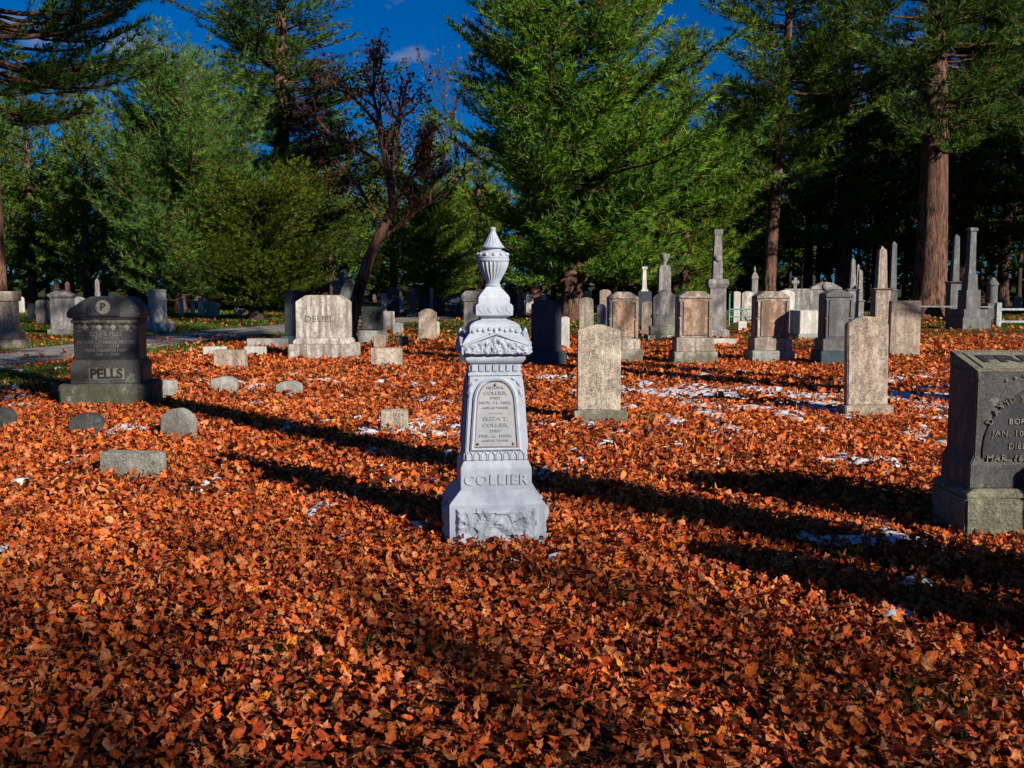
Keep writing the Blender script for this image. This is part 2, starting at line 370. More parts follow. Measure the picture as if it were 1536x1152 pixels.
def loft(prof, n=4, bev=0.0, flute=0, ratio=1.0):
    """stack of square (n=4) or round rings: prof = [(half width, z)]"""
    bm = bmesh.new(); rings = []
    for hw, z in prof:
        rg = []
        for k in range(n):
            if n == 4:
                x, y = ((-1, -1), (1, -1), (1, 1), (-1, 1))[k]; x *= hw; y *= hw * ratio
            else:
                th = 2 * math.pi * k / n; rr = hw
                if flute and isinstance(flute, tuple) and flute[0] <= z <= flute[1]:
                    rr *= 1 - .075 * (0.5 - .5 * math.cos(th * flute[2])) ** .7
                x, y = rr * math.cos(th), rr * math.sin(th)
            rg.append(bm.verts.new((x, y, z)))
        rings.append(rg)
    bm.faces.new(rings[0][::-1]); bm.faces.new(rings[-1])
    for a, b_ in zip(rings, rings[1:]):
        for k in range(n): bm.faces.new((a[k], a[(k + 1) % n], b_[(k + 1) % n], b_[k]))
    bmesh.ops.recalc_face_normals(bm, faces=bm.faces)
    if bev: bmesh.ops.bevel(bm, geom=[e for e in bm.edges if e.calc_face_angle(0) > .3], offset=bev, segments=2, affect='EDGES', clamp_overlap=True)
    return bm
def roughen(bm, amp, scale, cuts=0, keep=lambda v: 1.0):
    from mathutils import noise as mn
    if cuts: bmesh.ops.subdivide_edges(bm, edges=bm.edges[:], cuts=cuts, use_grid_fill=True)
    bm.normal_update(); off = Vector((rnd.uniform(0, 50), rnd.uniform(0, 50), 0))
    for v in bm.verts:
        n = mn.fractal(v.co * scale + off, .9, 2.2, 4)
        v.co += v.normal * n * amp * keep(v)
def text(body, size, mat, parent, loc, rot=(math.pi / 2, 0, 0), extrude=.004, bold=0.0, align='CENTER', name='lettering', width=None, space=1.0):
    cu = bpy.data.curves.new('t', 'FONT'); cu.body = body; cu.size = size; cu.extrude = extrude; cu.offset = bold
    cu.align_x = align; cu.align_y = 'CENTER'; cu.space_character = space; cu.resolution_u = 3
    o = bpy.data.objects.new('t', cu); COL.objects.link(o)
    dg = bpy.context.evaluated_depsgraph_get(); me = bpy.data.meshes.new_from_object(o.evaluated_get(dg))
    bpy.data.objects.remove(o); bpy.data.curves.remove(cu)
    me.name = name; me.materials.clear(); me.materials.append(mat)
    r = bpy.data.objects.new(name, me)
    xs = [v.co.x for v in me.vertices]
    if width and xs:
        k = width / (max(xs) - min(xs))
        for v in me.vertices: v.co.x *= k
    r.location = loc; r.rotation_euler = rot
    return link(r, parent)
def tube(pts, rad, n=6):
    """tapered tube along points -> verts, faces"""
    P = np.array(pts, float); m = len(P); T = np.gradient(P, axis=0); T /= np.linalg.norm(T, axis=1)[:, None] + 1e-9
    ref = np.array([0, 0, 1.0]) if abs(T[0, 2]) < .9 else np.array([1.0, 0, 0])
    A = np.cross(T, ref); A /= np.linalg.norm(A, axis=1)[:, None] + 1e-9; B = np.cross(T, A)
    th = np.arange(n) * 2 * math.pi / n
    V = P[:, None, :] + np.asarray(rad, float)[:, None, None] * (A[:, None, :] * np.cos(th)[None, :, None] + B[:, None, :] * np.sin(th)[None, :, None])
    i = np.arange(m - 1)[:, None] * n + np.arange(n)[None, :]; j = np.arange(m - 1)[:, None] * n + (np.arange(n)[None, :] + 1) % n
    Fc = np.stack([i, j, j + n, i + n], -1).reshape(-1, 4)
    return V.reshape(-1, 3), Fc
class Tubes:
    def __init__(s): s.v = []; s.f = []; s.n = 0
    def add(s, pts, rad, n=6):
        v, f = tube(pts, rad, n); s.v.append(v); s.f.append(f + s.n); s.n += len(v)
    def mesh(s, name, mat): return npmesh(name, np.concatenate(s.v), np.concatenate(s.f), mat, None, 4, True)

def stone(name, label, x0, x1, yt, yb, shape='arch', depth=.13, mat='marble', tiers=(), rot=0.0, lean=0.0, cat='gravestone',
          group=None, r=None, tmats=None, rough=0.0, tname='tablet'):
    """upright stone; tiers = [(x0, x1, y of its top)] from the ground up"""
    cx = (x0 + x1) / 2; X, Y = gp(cx, yb)
    sc = Y / F * 1.005
    dmax = depth + .12 * len(tiers)
    FOOT.append((X, Y + dmax / 2, max([x1 - x0] + [q[1] - q[0] for q in tiers]) * sc / 2, dmax / 2, rot))
    zt = zat(Y + .05, yt); parts = []
    zc = -.06
    for k, (a, c_, y) in enumerate(tiers):
        z = zat(Y, y); w = (c_ - a) * sc; d = depth + .12 * (len(tiers) - k)
        bm = boxbm(w, d, zc, z, .012 if k == 0 else .01)
        if k == 0 and len(tiers) > 1: roughen(bm, .006, 9, 3)
        ox = ((a + c_) / 2 - cx) * sc
        bmesh.ops.translate(bm, verts=bm.verts, vec=(ox, 0, 0))
        parts.append((('plinth' if k == 0 and len(tiers) > 1 else 'base'), bm, (tmats or [mat] * 5)[k])); zc = z - .002
    bm = prism(outline(shape, (x1 - x0) * sc, zt - zc, zc, r), depth, .012)
    if rough: roughen(bm, rough, 6, 2)
    parts.append((tname, bm, mat))
    loc = (X, Y + dmax / 2, 0)
    if len(parts) == 1:
        o = bmobj(name, parts[0][1], M[mat]); o.location = loc; o.rotation_euler = (lean, 0, rot)
    else:
        o = empty(name, loc, rot)
        for nme, bm, mt in parts:
            p = bmobj(nme, bm, M[mt], o)
            if nme == tname: p.rotation_euler = (lean, 0, 0)
    return tag(o, label, cat, group)
def column(name, label, xc, yb, segs, mat='greycol', rot=0.0, cat='monument', group=None, mats=None):
    """stacked monument: segs = [(part name, sides, [(half width px, y px), ...])] from the ground up"""
    X, Y = gp(xc, yb); sc = Y / F
    hw0 = max(p[0] for s in segs for p in s[2]) * sc; Yc = Y + hw0
    FOOT.append((X, Yc, hw0, hw0, rot))
    o = empty(name, (X, Yc, 0), rot); last = None
    for k, (nm, n, prof) in enumerate(segs):
        pr = []
        for hw, y in prof:
            z = zat(Y + hw0 * .6, y); pr.append((hw * sc, z))
        if k == 0: pr[0] = (pr[0][0], -.05)
        elif last is not None: pr[0] = (pr[0][0], last - .002)
        last = pr[-1][1]
        bmobj(nm, loft(pr, n, .006 if n == 4 else 0), M[(mats or {}).get(nm, mat)], o, smooth=(n > 8))
    return tag(o, label, cat, group)

# ------------------------------------------------------------------ the white metal monument in the middle
def build_white_monument():
    X, Yf = gp(738.5, 807); HB = .31; Yc = Yf + HB
    o = empty('white_metal_monument', (X, Yc, 0), R(6)); Z = lambda y, hw: zat(Yc - hw, y); Wd = lambda px, hw: px * (Yc - hw) / F / 2
    FOOT.append((X, Yc, .31, .31, R(6)))
    m = M['zinc']
    hb = Wd(147, .31); z1 = Z(756, .31); z2 = Z(737, .24); hn = Wd(109, .23); z3 = Z(703, hn)
    hs = Wd(95, .2); z4 = Z(691, hs); z5 = Z(563, .165); ht = Wd(76, .16); z6 = Z(546, ht)
    # base with framed rock-faced panels
    bmobj('base', loft([(hb, -.05), (hb, z1 - .012), (hb - .006, z1), (hn + .006, z2), (hn + .006, z2 + .003)], 4, .004), m, o)
    for k in range(4):
        w = hb * 2 - .075; h = z1 - .03; bm = bmesh.new(); nx_, nz = 64, 26; g = []
        from mathutils import noise as mn
        fr_ = random.Random(60 + k); CH = [(fr_.uniform(-w / 2, w / 2), fr_.uniform(0, h), fr_.uniform(-.30, .30), fr_.uniform(-.42, .30), fr_.uniform(-.006, .010)) for _ in range(46)]
        def chip(x, z):
            b_ = min(CH, key=lambda q: (x - q[0]) ** 2 + (z - q[1]) ** 2 * 1.3); return b_[4] + b_[2] * (x - b_[0]) + b_[3] * (z - b_[1])
        for j in range(nz + 1):
            row = []
            for i in range(nx_ + 1):
                x = -w / 2 + w * i / nx_; z = .004 + h * j / nz
                e = min(i, nx_ - i, j * 1.0 + 2, nz - j) / 2.5; e = min(1, e)
                n = mn.fractal(Vector((x * 11 + k * 9, z * 11, 3.3)), .8, 2.1, 5)
                row.append(bm.verts.new((x, -hb - .002 - e * (.020 + .010 * n + chip(x + n * .006, z + n * .006)), z)))
            g.append(row)
        for j in range(nz):
            for i in range(nx_): bm.faces.new((g[j][i], g[j][i + 1], g[j + 1][i + 1], g[j + 1][i]))
        p = bmobj('rock_faced_panel', bm, m, o, smooth=False); p.rotation_euler = (0, 0, k * math.pi / 2)
    bmobj('name_block', loft([(hn, z2 - .001), (hn, z3), (hs + .006, z4)], 4, .004), m, o)
    text('COLLIER', .085, m, o, (0, -hn - .001, (z2 + z3) / 2 - .004), extrude=.006, bold=.0018, width=hn * 2 * .90, name='raised_name', space=1.12)
    # shaft: leaning faces, pointed niche, plaque
    bmobj('shaft', loft([(hs, z4 - .001), (ht + .004, z5)], 4, .006), m, o)
    hgt = z5 - z4; tilt = math.atan((hs - ht - .004) / hgt)
    for k in range(4):
        face = bpy.data.objects.new('shaft_face', None)
        # lancet outlines on the leaning face
        def lancet(w, z0, zs, zt, n=9):
            P = [(-w / 2, z0), (w / 2, z0)]; wt = w * .86
            for i in range(n + 1):
                s = i / n; P.append((wt / 2 * math.cos(s * math.pi / 2) ** .8, zs + (zt - zs) * math.sin(s * math.pi / 2) ** 1.15))
            for i in range(n - 1, -1, -1):
                s = i / n; P.append((-wt / 2 * math.cos(s * math.pi / 2) ** .8, zs + (zt - zs) * math.sin(s * math.pi / 2) ** 1.15))
            return P
        bot = hgt * .145
        outer = lancet(hs * 1.66, bot - .014, hgt * .70, hgt * .985); inner = lancet(hs * 1.40, bot + .004, hgt * .69, hgt * .94)
        pl = lancet(hs * 1.34, bot + .010, hgt * .685, hgt * .925)
        bm = bmesh.new(); n = len(outer); rings = []
        for (Q, y) in ((outer, .004), (outer, -.010), ([(a[0] * .55 + b_[0] * .45, a[1] * .55 + b_[1] * .45) for a, b_ in zip(outer, inner)], -.018), (inner, -.013), (inner, .004)):
            rings.append([bm.verts.new((x, y, z)) for x, z in Q])
        for a, b_ in zip(rings, rings[1:]):
            for i in range(n): bm.faces.new((a[i], a[(i + 1) % n], b_[(i + 1) % n], b_[i]))
        bmesh.ops.recalc_face_normals(bm, faces=bm.faces)
        mat4 = Matrix.Rotation(k * math.pi / 2, 4, 'Z') @ Matrix.Translation((0, -hs, z4)) @ Matrix.Rotation(-tilt, 4, 'X')
        fr = bmobj('niche_moulding', bm, m, o); fr.matrix_local = mat4
        bpy.data.objects.remove(face)
        bm = prism(pl, .010, .002, y0=-.006); pq = bmobj('inscription_plaque', bm, M['plaque'], o); pq.matrix_local = mat4
        # dark seam round the plaque
        bm = bmesh.new(); rg = [[bm.verts.new((x * s, y, (z - hgt * .5) * s2 + hgt * .5)) for x, z in pl] for s, s2, y in ((1.03, 1.012, -.003), (1.03, 1.012, -.0075), (.985, .992, -.0075))]
        for a, b_ in zip(rg, rg[1:]):
            for i in range(len(pl)): bm.faces.new((a[i], a[(i + 1) % len(pl)], b_[(i + 1) % len(pl)], b_[i]))
        sm_ = bmobj('plaque_seam', bm, M['rust'], pq)
        if k == 0:
            rows = [('MILTON K.', .84, .017, .50), ('COLLIER,', .775, .022, .68), ('DIED', .72, .015, .30), ('NOV. 11, 1882,', .665, .017, .92), ('AGE 68 YEARS.', .605, .013, .78),
                    ('\u2014', .545, .02, .4), ('ELIZA T.', .475, .023, .72), ('COLLIER,', .40, .024, .76), ('DIED', .335, .016, .32), ('FEB. 6, 1888,', .275, .018, .95), ('AGE 81 YEARS.', .222, .013, .78)]
            for s, f, sz, wd in rows:
                zz = hgt * f + .008
                text(s, sz * 1.25, M['plaqueletter'], pq, (0, -.0075, zz), extrude=.002, bold=.0006, width=(wd * hs * 1.12 if wd else None))
            for (x, z) in ((0, hgt * .915 - .012), (-hs * .575, bot + .028), (hs * .575, bot + .028)):
                rv = bmobj('rivet', loft([(.009, 0), (.009, .004), (.006, .009), (.002, .011)], 10), M['rust'], pq, True)
                rv.location = (x, -.0065, z); rv.rotation_euler = (math.pi / 2, 0, 0)
        # pointed scale frieze at the foot
        for i in range(8):
            w = hs * 2 / 8.4; x = (i - 3.5) * w; h = hgt * .115
            bm = bmesh.new(); Q = [(-w * .46, 0), (-w * .46, h * .55), (0, h), (w * .46, h * .55), (w * .46, 0)]; q = [(a * .72, b_ * .86) for a, b_ in Q]
            r1 = [bm.verts.new((a, .002, b_)) for a, b_ in Q]; r2 = [bm.verts.new((a, -.006, b_)) for a, b_ in Q]; r3 = [bm.verts.new((a, -.006, b_)) for a, b_ in q]; r4 = [bm.verts.new((a, 0.0, b_)) for a, b_ in q]
            for a, b_ in ((r1, r2), (r2, r3), (r3, r4)):
                for j in range(4): bm.faces.new((a[j], a[j + 1], b_[j + 1], b_[j]))
            sc_ = bmobj('pointed_scale', bm, m, o); sc_.matrix_local = mat4 @ Matrix.Translation((x, 0, .006))
        # spandrel leaves
        for sgn in (-1, 1):
            for (dx, dz, rot_, L) in ((.80, .90, .9, .05), (.86, .80, 1.35, .06), (.62, .955, .35, .04)):
                bm = bmesh.new(); ln = [(0, 0), (.3, .18), (.7, .2), (1, 0), (.7, -.2), (.3, -.18)]
                a = [bm.verts.new((x * L - L / 2, -.001, z * L)) for x, z in ln]; tp = bm.verts.new((0, -.010, 0))
                for i in range(6): bm.faces.new((a[i], a[(i + 1) % 6], tp))
                lf = bmobj('spandrel_leaf', bm, m, o); lf.matrix_local = mat4 @ Matrix.Translation((sgn * hs * dx * .93, 0, hgt * dz)) @ Matrix.Rotation(sgn * rot_, 4, 'Y')
    # dentil band, cornice
    z7 = Z(533, .19); hc = Wd(91, .19)
    bmobj('dentil_band', loft([(ht + .010, z5 - .001), (ht + .010, z5 + .014), (ht - .004, z5 + .018), (ht - .004, z6)], 4), m, o)
    for k in range(4):
        for i in range(7):
            bm = boxbm(ht * 2 / 9.5, .014, 0, (z6 - z5 - .02) * .85, .002); dn = bmobj('dentil', bm, m, o)
            dn.matrix_local = Matrix.Rotation(k * math.pi / 2, 4, 'Z') @ Matrix.Translation(((i - 3) * ht * 2 / 7.3, -ht + .001, z5 + .024))
    bmobj('cornice', loft([(ht, z6 - .001), (hc - .016, z6 + .008), (hc - .004, z6 + .022), (hc, z6 + .035), (hc, z7)], 4, .003), m, o)
    # gabled cap with relief
    hg = Wd(104, .215); z8 = Z(501, .2); zg = z8 - z7
    bmobj('gabled_cap', loft([(hc - .004, z7 - .001), (hg - .003, z7 + .003), (hg, z7 + .010), (hg, z7 + zg * .42), (hg - .018, z7 + zg * .68), (hg - .05, z8)], 4, .003), m, o)
    for k in range(4):
        mk = Matrix.Rotation(k * math.pi / 2, 4, 'Z') @ Matrix.Translation((0, -hg, z7))
        for sgn in (-1, 1):
            P = [(sgn * hg * .97, zg * .46), (0, zg * 1.02)]
            L = math.hypot(P[0][0], P[1][1] - P[0][1]); ang = math.atan2(P[1][1] - P[0][1], -P[0][0])
            bm = boxbm(L, .034, -.006, .006, .003); rk = bmobj('gable_rake', bm, m, o)
            rk.matrix_local = mk @ Matrix.Translation(((P[0][0]) / 2, .010, (P[0][1] + P[1][1]) / 2)) @ Matrix.Rotation(-ang, 4, 'Y')
        bm = loft([(.002, 0), (.011, .006), (.013, .018), (.006, .030), (.002, .034)], 10); pt = bmobj('gable_crest', bm, m, o, True); pt.matrix_local = mk @ Matrix.Translation((0, .006, zg * .96))
        bm = bmesh.new(); g = []; nx_, nz = 40, 9                    # acanthus relief filling the gable
        for j in range(nz + 1):
            row = []
            for i in range(nx_ + 1):
                s = -1 + 2 * i / nx_; top = zg * (.46 + .46 * (1 - abs(s))) ; z = .010 + (top - .012) * j / nz; x = s * hg * .93
                e = min(1, min(i, nx_ - i, j + 1, nz - j) / 1.5)
                leafy = 1.5 * mn.fractal(Vector((abs(s) * 7 + k, j * .42, .5 * math.sin(s * 15))), .8, 2.1, 4) + .35 * math.sin(abs(s) * 19 + j * .8)
                row.append(bm.verts.new((x, -.002 - e * (.010 + .009 * leafy), z)))
            g.append(row)
        for j in range(nz):
            for i in range(nx_): bm.faces.new((g[j][i], g[j][i + 1], g[j + 1][i + 1], g[j + 1][i]))
        rl = bmobj('leaf_relief', bm, m, o); rl.matrix_local = mk
    # ogee roof with scroll relief
    ho = Wd(76, .16); z9 = Z(490, ho); z10 = Z(479, .08); hk = Wd(38, .08)
    bmobj('ogee_roof', loft([(ho, z8 - .001), (ho, z9), (ho * .93, z9 + (z10 - z9) * .35), (ho * .80, z9 + (z10 - z9) * .65), (ho * .62, z9 + (z10 - z9) * .88), (hk, z10), (hk, z10 + .010)], 4), m, o)
    for k in range(4):
        for i in range(9):
            s = (i - 4) / 4.6; bm = loft([(.001, 0), (.012, .004), (.008, .012), (.001, .015)], 8)
            kn = bmobj('scroll_relief', bm, m, o, True)
            kn.matrix_local = Matrix.Rotation(k * math.pi / 2, 4, 'Z') @ Matrix.Translation((s * ho, -ho + .003, z8 + .012 + .012 * (1 - abs(s)) + .006 * (i % 2))) @ Matrix.Rotation(math.pi / 2, 4, 'X')
    # block with hook marks
    hq = Wd(56, .115); z11 = Z(473, hq); z12 = Z(459, hq); z13 = Z(456, hq)
    bmobj('notched_block', loft([(hk, z10 + .008), (hk + .004, z11 - .012), (hq - .004, z11 - .003), (hq, z11), (hq, z12), (hq - .01, z13), (hq - .012, z13 + .002)], 4, .002), m, o)
    for k in range(4):
        for i in range(4):
            x = (i - 1.5) * hq * .5
            mk = Matrix.Rotation(k * math.pi / 2, 4, 'Z') @ Matrix.Translation((x, -hq, 0))
            bm = prism([(-.011, z11 + .045), (.004, z11 + .045), (.004, z11 + .028), (.014, z11 + .012), (.008, z11 + .012), (-.003, z11 + .026), (-.011, z11 + .028)], .006, .001)
            nk = bmobj('hook_mark', bm, m, o); nk.matrix_local = mk
    # urn pedestal, urn, lid
    hp = Wd(47, .1); z14 = Z(447, hp); z15 = Z(430, .05); hn2 = Wd(21, .05)
    bmobj('urn_pedestal', loft([(hp, z13), (hp, z14), (hp * .92, z14 + (z15 - z14) * .22), (hp * .76, z14 + (z15 - z14) * .5), (hp * .56, z14 + (z15 - z14) * .8), (hn2, z15)], 4), m, o)
    Zc = lambda y: zat(Yc - .05, y); Rr = lambda px: px / 2 * Yc / F
    u = [(23, 430), (24, 427.5), (20, 426), (21, 423), (27, 417), (35, 410), (41, 404), (45.5, 398), (47.5, 393), (47.5, 391.5)]
    zu = [(Rr(a), Zc(y)) for a, y in u]
    fine = []
    for (a, za), (b_, zb) in zip(zu, zu[1:]):
        for i in range(3): fine.append((a + (b_ - a) * i / 3, za + (zb - za) * i / 3))
    fine.append(zu[-1])
    bmobj('urn_bowl', loft(fine, 144, 0, (Zc(420), Zc(392.2), 24)), m, o, True)
    bmobj('urn_shoulder', loft([(Rr(a), Zc(y)) for a, y in ((47.5, 391.6), (49, 391), (49, 388), (47, 387.4), (48, 386.6), (48, 385), (46, 384), (44, 381.5), (39, 378), (32, 376), (27, 375.5), (25, 374))], 64), m, o, True)
    for i in range(12):
        th = i * math.pi / 6; bm = loft([(.001, 0), (.013, .003), (.009, .009), (.001, .012)], 8); kn = bmobj('urn_leaf', bm, m, o, True)
        rr_ = Rr(43.5); kn.matrix_local = Matrix.Translation((rr_ * math.cos(th), rr_ * math.sin(th), Zc(381.5))) @ Matrix.Rotation(th, 4, 'Z') @ Matrix.Rotation(R(50), 4, 'Y')
    bmobj('lid_collar', loft([(Rr(a), Zc(y)) for a, y in ((25, 374.2), (27, 373), (29, 372), (24, 371.5))], 48), M['plaque'], o, True)
    lid = [(28, 372), (35, 371.4), (35, 370), (29, 366.5), (23, 362), (17.5, 357), (13, 352), (9.5, 348.5), (8, 346), (9.5, 345.6), (9.5, 344.6), (8, 344.2), (9.6, 342.6), (8.6, 341), (5, 340), (1, 339.5)]
    bmobj('urn_lid', loft([(Rr(a), Zc(y)) for a, y in lid], 96, 0, (Zc(368), Zc(348.5), 16)), m, o, True)
    tag(o, 'pale grey metal monument with a lidded urn on top, lettered COLLIER', 'monument')
build_white_monument()

# ------------------------------------------------------------------ dark monument on the left with the name on its foot
def build_left_monument():
    X, Yf = gp(151, 606); sc = Yf / F; H = lambda y: zat(Yf, y)
    o = empty('dark_granite_monument', (X, Yf + .40, 0), R(9)); FOOT.append((X, Yf + .40, 136 * sc / 2, .40, R(9)))
    wb = 134 * sc
    bm = boxbm(wb, .78, -.05, H(577), .02); roughen(bm, .014, 6, 5); bmobj('plinth', bm, M['granitemoss'], o)
    wf = 105 * sc; z1 = H(577); z2 = H(541); wd = 94 * sc; dd = .50
    # foot with chamfered shoulders
    bm = prism([(-wf / 2, z1 - .002), (wf / 2, z1 - .002), (wf / 2, z2 - .09), (wd / 2, z2), (-wd / 2, z2), (-wf / 2, z2 - .09)], dd + .10, .010); bmobj('foot', bm, M['granite'], o)
    bm = boxbm(51 * sc, .02, 0, 17 * sc, .003); np_ = bmobj('name_panel', bm, M['goldpanel'], o); np_.location = (0, -(dd + .10) / 2 + .002, (z1 + z2) / 2 - .095)
    text('PELLS', .17, M['darkletter'], np_, (0, -.012, 8.3 * sc), extrude=.004, bold=.006, width=47 * sc, name='raised_name')
    z3 = H(499); z4 = H(487)
    bmobj('die', boxbm(wd, dd, z2 - .002, z4, .008), M['granite'], o)
    bm = boxbm(wd * .97, .016, z2 + .02, z3, .003); fp = bmobj('inscription_panel', bm, M['granitepol'], o); fp.location = (0, -dd / 2 - .003, 0)
    rows = [('EZRA B. PELLS', .87, .078, .48), ('1857 \u2014 1938.', .725, .06, .38), ('HIS WIFE CATHARINE PICHTER', .575, .06, .88), ('1872 \u2014 1918', .43, .055, .38), ('THEIR DAUGHTER MARY', .28, .058, .64), ('1888 \u2014 1890', .13, .05, .38)]
    for s, f, sz, wd_ in rows: text(s, sz, M['cutletter'], fp, (0, -.010, z2 + .02 + (z3 - z2) * f), extrude=.002, width=wd * wd_)
    for i in range(9):
        bm = loft([(.030, 0), (.030, .006), (.020, .012), (.004, .014)], 4); dm = bmobj('rosette', bm, M['goldpanel'] if i % 2 else M['granite'], o)
        dm.location = ((i - 4) * wd / 9.4, -dd / 2, (z3 + z4) / 2 + .01); dm.rotation_euler = (math.pi / 2, math.pi / 4, 0)
    bm = boxbm(wd + .03, dd + .03, z3 + .004, z3 + .014, .002); bmobj('string_course', bm, M['granite'], o)
    wc = 110 * sc; z5 = H(478)
    bm = boxbm(wc * .90, dd + .08, z4 - .002, z5, .02); roughen(bm, .010, 9, 4); bmobj('cornice', bm, M['granitemoss'], o)
    z6 = H(445); z7 = H(463); a = wc / 2
    prof = [(-a * .98, z5 - .002), (a * .98, z5 - .002), (a, z5 + .05), (a * .93, z7), (a * .70, z6 - .04), (a * .5, z6), (-a * .34, z6), (-a * .56, z6 - .05), (-a * .93, z7 - .02), (-a, z5 + .05)]
    bm = prism(prof, dd + .16, .02); roughen(bm, .006, 8, 2); bmobj('cap', bm, M['granite'], o)
    bm = prism(outline('round', .40, .25, 0, .2), .03, .006); ar = bmobj('arched_recess', bm, M['granitepol'], o); ar.location = (0, -(dd + .16) / 2 - .008, z5 + .03)
    bm = loft([(.088, 0), (.088, .012), (.08, .016)], 24); md = bmobj('medallion', bm, M['goldpanel'], o, True); md.location = (0, -(dd + .16) / 2 - .02, z5 + .14); md.rotation_euler = (math.pi / 2, 0, 0)
    text('P', .13, M['darkletter'], o, (0, -(dd + .16) / 2 - .038, z5 + .14), extrude=.002, bold=.003, name='initial')
    tag(o, 'large dark granite monument on the left with PELLS on a pale panel', 'monument')
build_left_monument()

# ------------------------------------------------------------------ dark granite monument cut by the right edge
def build_right_monument():
    Xf, Yf = gp(1447, 806); wb = 1.25; o = empty('square_granite_monument', (Xf + wb / 2, Yf + .25, 0)); FOOT.append((Xf + wb / 2, Yf + .25, wb / 2, .25, 0))
    H = lambda y: zat(Yf + .06, y); z1 = zat(Yf, 735); dB = .50
    bm = boxbm(wb, dB, -.05, z1 - .05, .012); roughen(bm, .008, 8, 6); bmobj('rough_base', bm, M['olive'], o)
    bmobj('base_slope', loft([(wb / 2 - .004, z1 - .052), (wb / 2 - .004, z1 - .03), (wb / 2 - .05, z1)], 4, .004, 0, (dB - .01) / (wb - .01)), M['olive'], o)
    w2 = wb - .07; zt = H(557); zb = H(692); d2 = dB - .10
    w3 = w2 - .05; d3 = d2 - .05
    bm = loft([(w2 / 2, z1 - .002), (w2 / 2, zb - .02), (w3 / 2, zb + .03), (w3 / 2, zt)], 4, .006, 0, d2 / w2); bmobj('die', bm, M['granite'], o)
    z_top = zt + .045
    # sloped pulpit top holding the name
    a, yf, yb_ = w3 / 2, -d2 / 2 * (w3 / w2), d2 / 2 * (w3 / w2)
    vs = [(-a, yf, zt - .001), (a, yf, zt - .001), (a, yb_, zt - .001), (-a, yb_, zt - .001), (-a, yf + .004, zt + .004), (a, yf + .004, zt + .004), (a, yb_, zt + .10), (-a, yb_, zt + .10)]
    meshobj('sloped_top', vs, [(0, 1, 2, 3), (4, 5, 6, 7), (0, 1, 5, 4), (1, 2, 6, 5), (2, 3, 7, 6), (3, 0, 4, 7)], M['olive'], o)
    sl = math.atan(.096 / (yb_ - yf)); L = (yb_ - yf) / math.cos(sl)
    bm = boxbm(w3 - .10, .008, -L * .38, L * .36, .002); tp = bmobj('name_panel', bm, M['goldpanel'], o)
    tp.location = (0, (yf + yb_) / 2, zt + .054); tp.rotation_euler = (sl - math.pi / 2, 0, 0)
    text('FRIT', .17, M['darkletter'], tp, (-w3 / 2 + .085, -.006, -.005), extrude=.003, bold=.006, align='LEFT', width=.44, name='name_lettering')
    # arched polished panel
    pw = w3 - .09; bm = prism(outline('round', pw, zt - zb - .06, zb + .02, .42), .012, .002); pn = bmobj('arched_panel', bm, M['granitepol'], o); pn.location = (0, yf - .004, 0)
    yl = yf - .014; x0 = -a
    for s, x, z, sz in (('BORN', .190, 632, .046), ('JAN. 10,', .095, 650, .050), ('DIED', .195, 669, .046), ('MAR. 16,', .068, 687, .054)):
        text(s, sz * 1.02, M['cutletter'], o, (x0 + x, yl, H(z)), extrude=.002, bold=.0006, align='LEFT', space=1.15)
    for ch, px, py, ang in (('D', 1482, 632, 52), ('A', 1491, 618, 46), ('V', 1499, 609, 40), ('I', 1507, 604, 33), ('D', 1514, 600, 26), ('S', 1530, 598, 8)):
        text(ch, .050, M['cutletter'], o, (xat(Yf + .08, px, py) - (Xf + wb / 2), yl, H(py)), rot=(math.pi / 2, -R(ang), 0), extrude=.002, bold=.0006)
    for i in range(7):
        bm = loft([(.013, 0), (.011, .006), (.003, .010)], 8); rs = bmobj('carved_flower', bm, M['cutletter'], o, True); rs.location = (x0 + .17 + i * .052, yf, zt - .055 + .014 * min(i, 3)); rs.rotation_euler = (math.pi / 2, 0, 0)
    tag(o, 'dark granite monument cut off by the right edge, DAVID on its arched panel', 'monument')
build_right_monument()

# ------------------------------------------------------------------ stained marble monument beside the leaning tree
def build_marble_monument():
    X, Yf = gp(481, 536); sc = Yf / F; H = lambda y: zat(Yf, y)
    o = empty('stained_marble_monument', (X, Yf + .45, 0)); FOOT.append((X, Yf + .45, 102 * sc / 2, .45, 0))
    bmobj('plinth', boxbm(100 * sc, .9, -.05, H(517), .02), M['marble'], o)
    bmobj('base', loft([(86 * sc / 2, H(517) - .002), (86 * sc / 2, H(513)), (78 * sc / 2, H(508))], 4, .01, 0, .62), M['marble'], o)
    bmobj('die', prism(outline('clip', 78 * sc, H(443) - H(508), H(508) - .002, 16 * sc), .62, .012), M['marble'], o)
    text('DEUEL', .18, M['cutname'], o, (-3 * sc, -.313, H(479)), extrude=.004, bold=.0, width=44 * sc, name='cut_name')
    tag(o, 'broad white marble monument with clipped corners, rust streaks and the name DEUEL', 'monument')
build_marble_monument()
stone('low_grave_marker', 'long low grey kerb stone lying left of the DEUEL monument', 370, 428, 508, 519, 'flat', .3, 'greygranite')

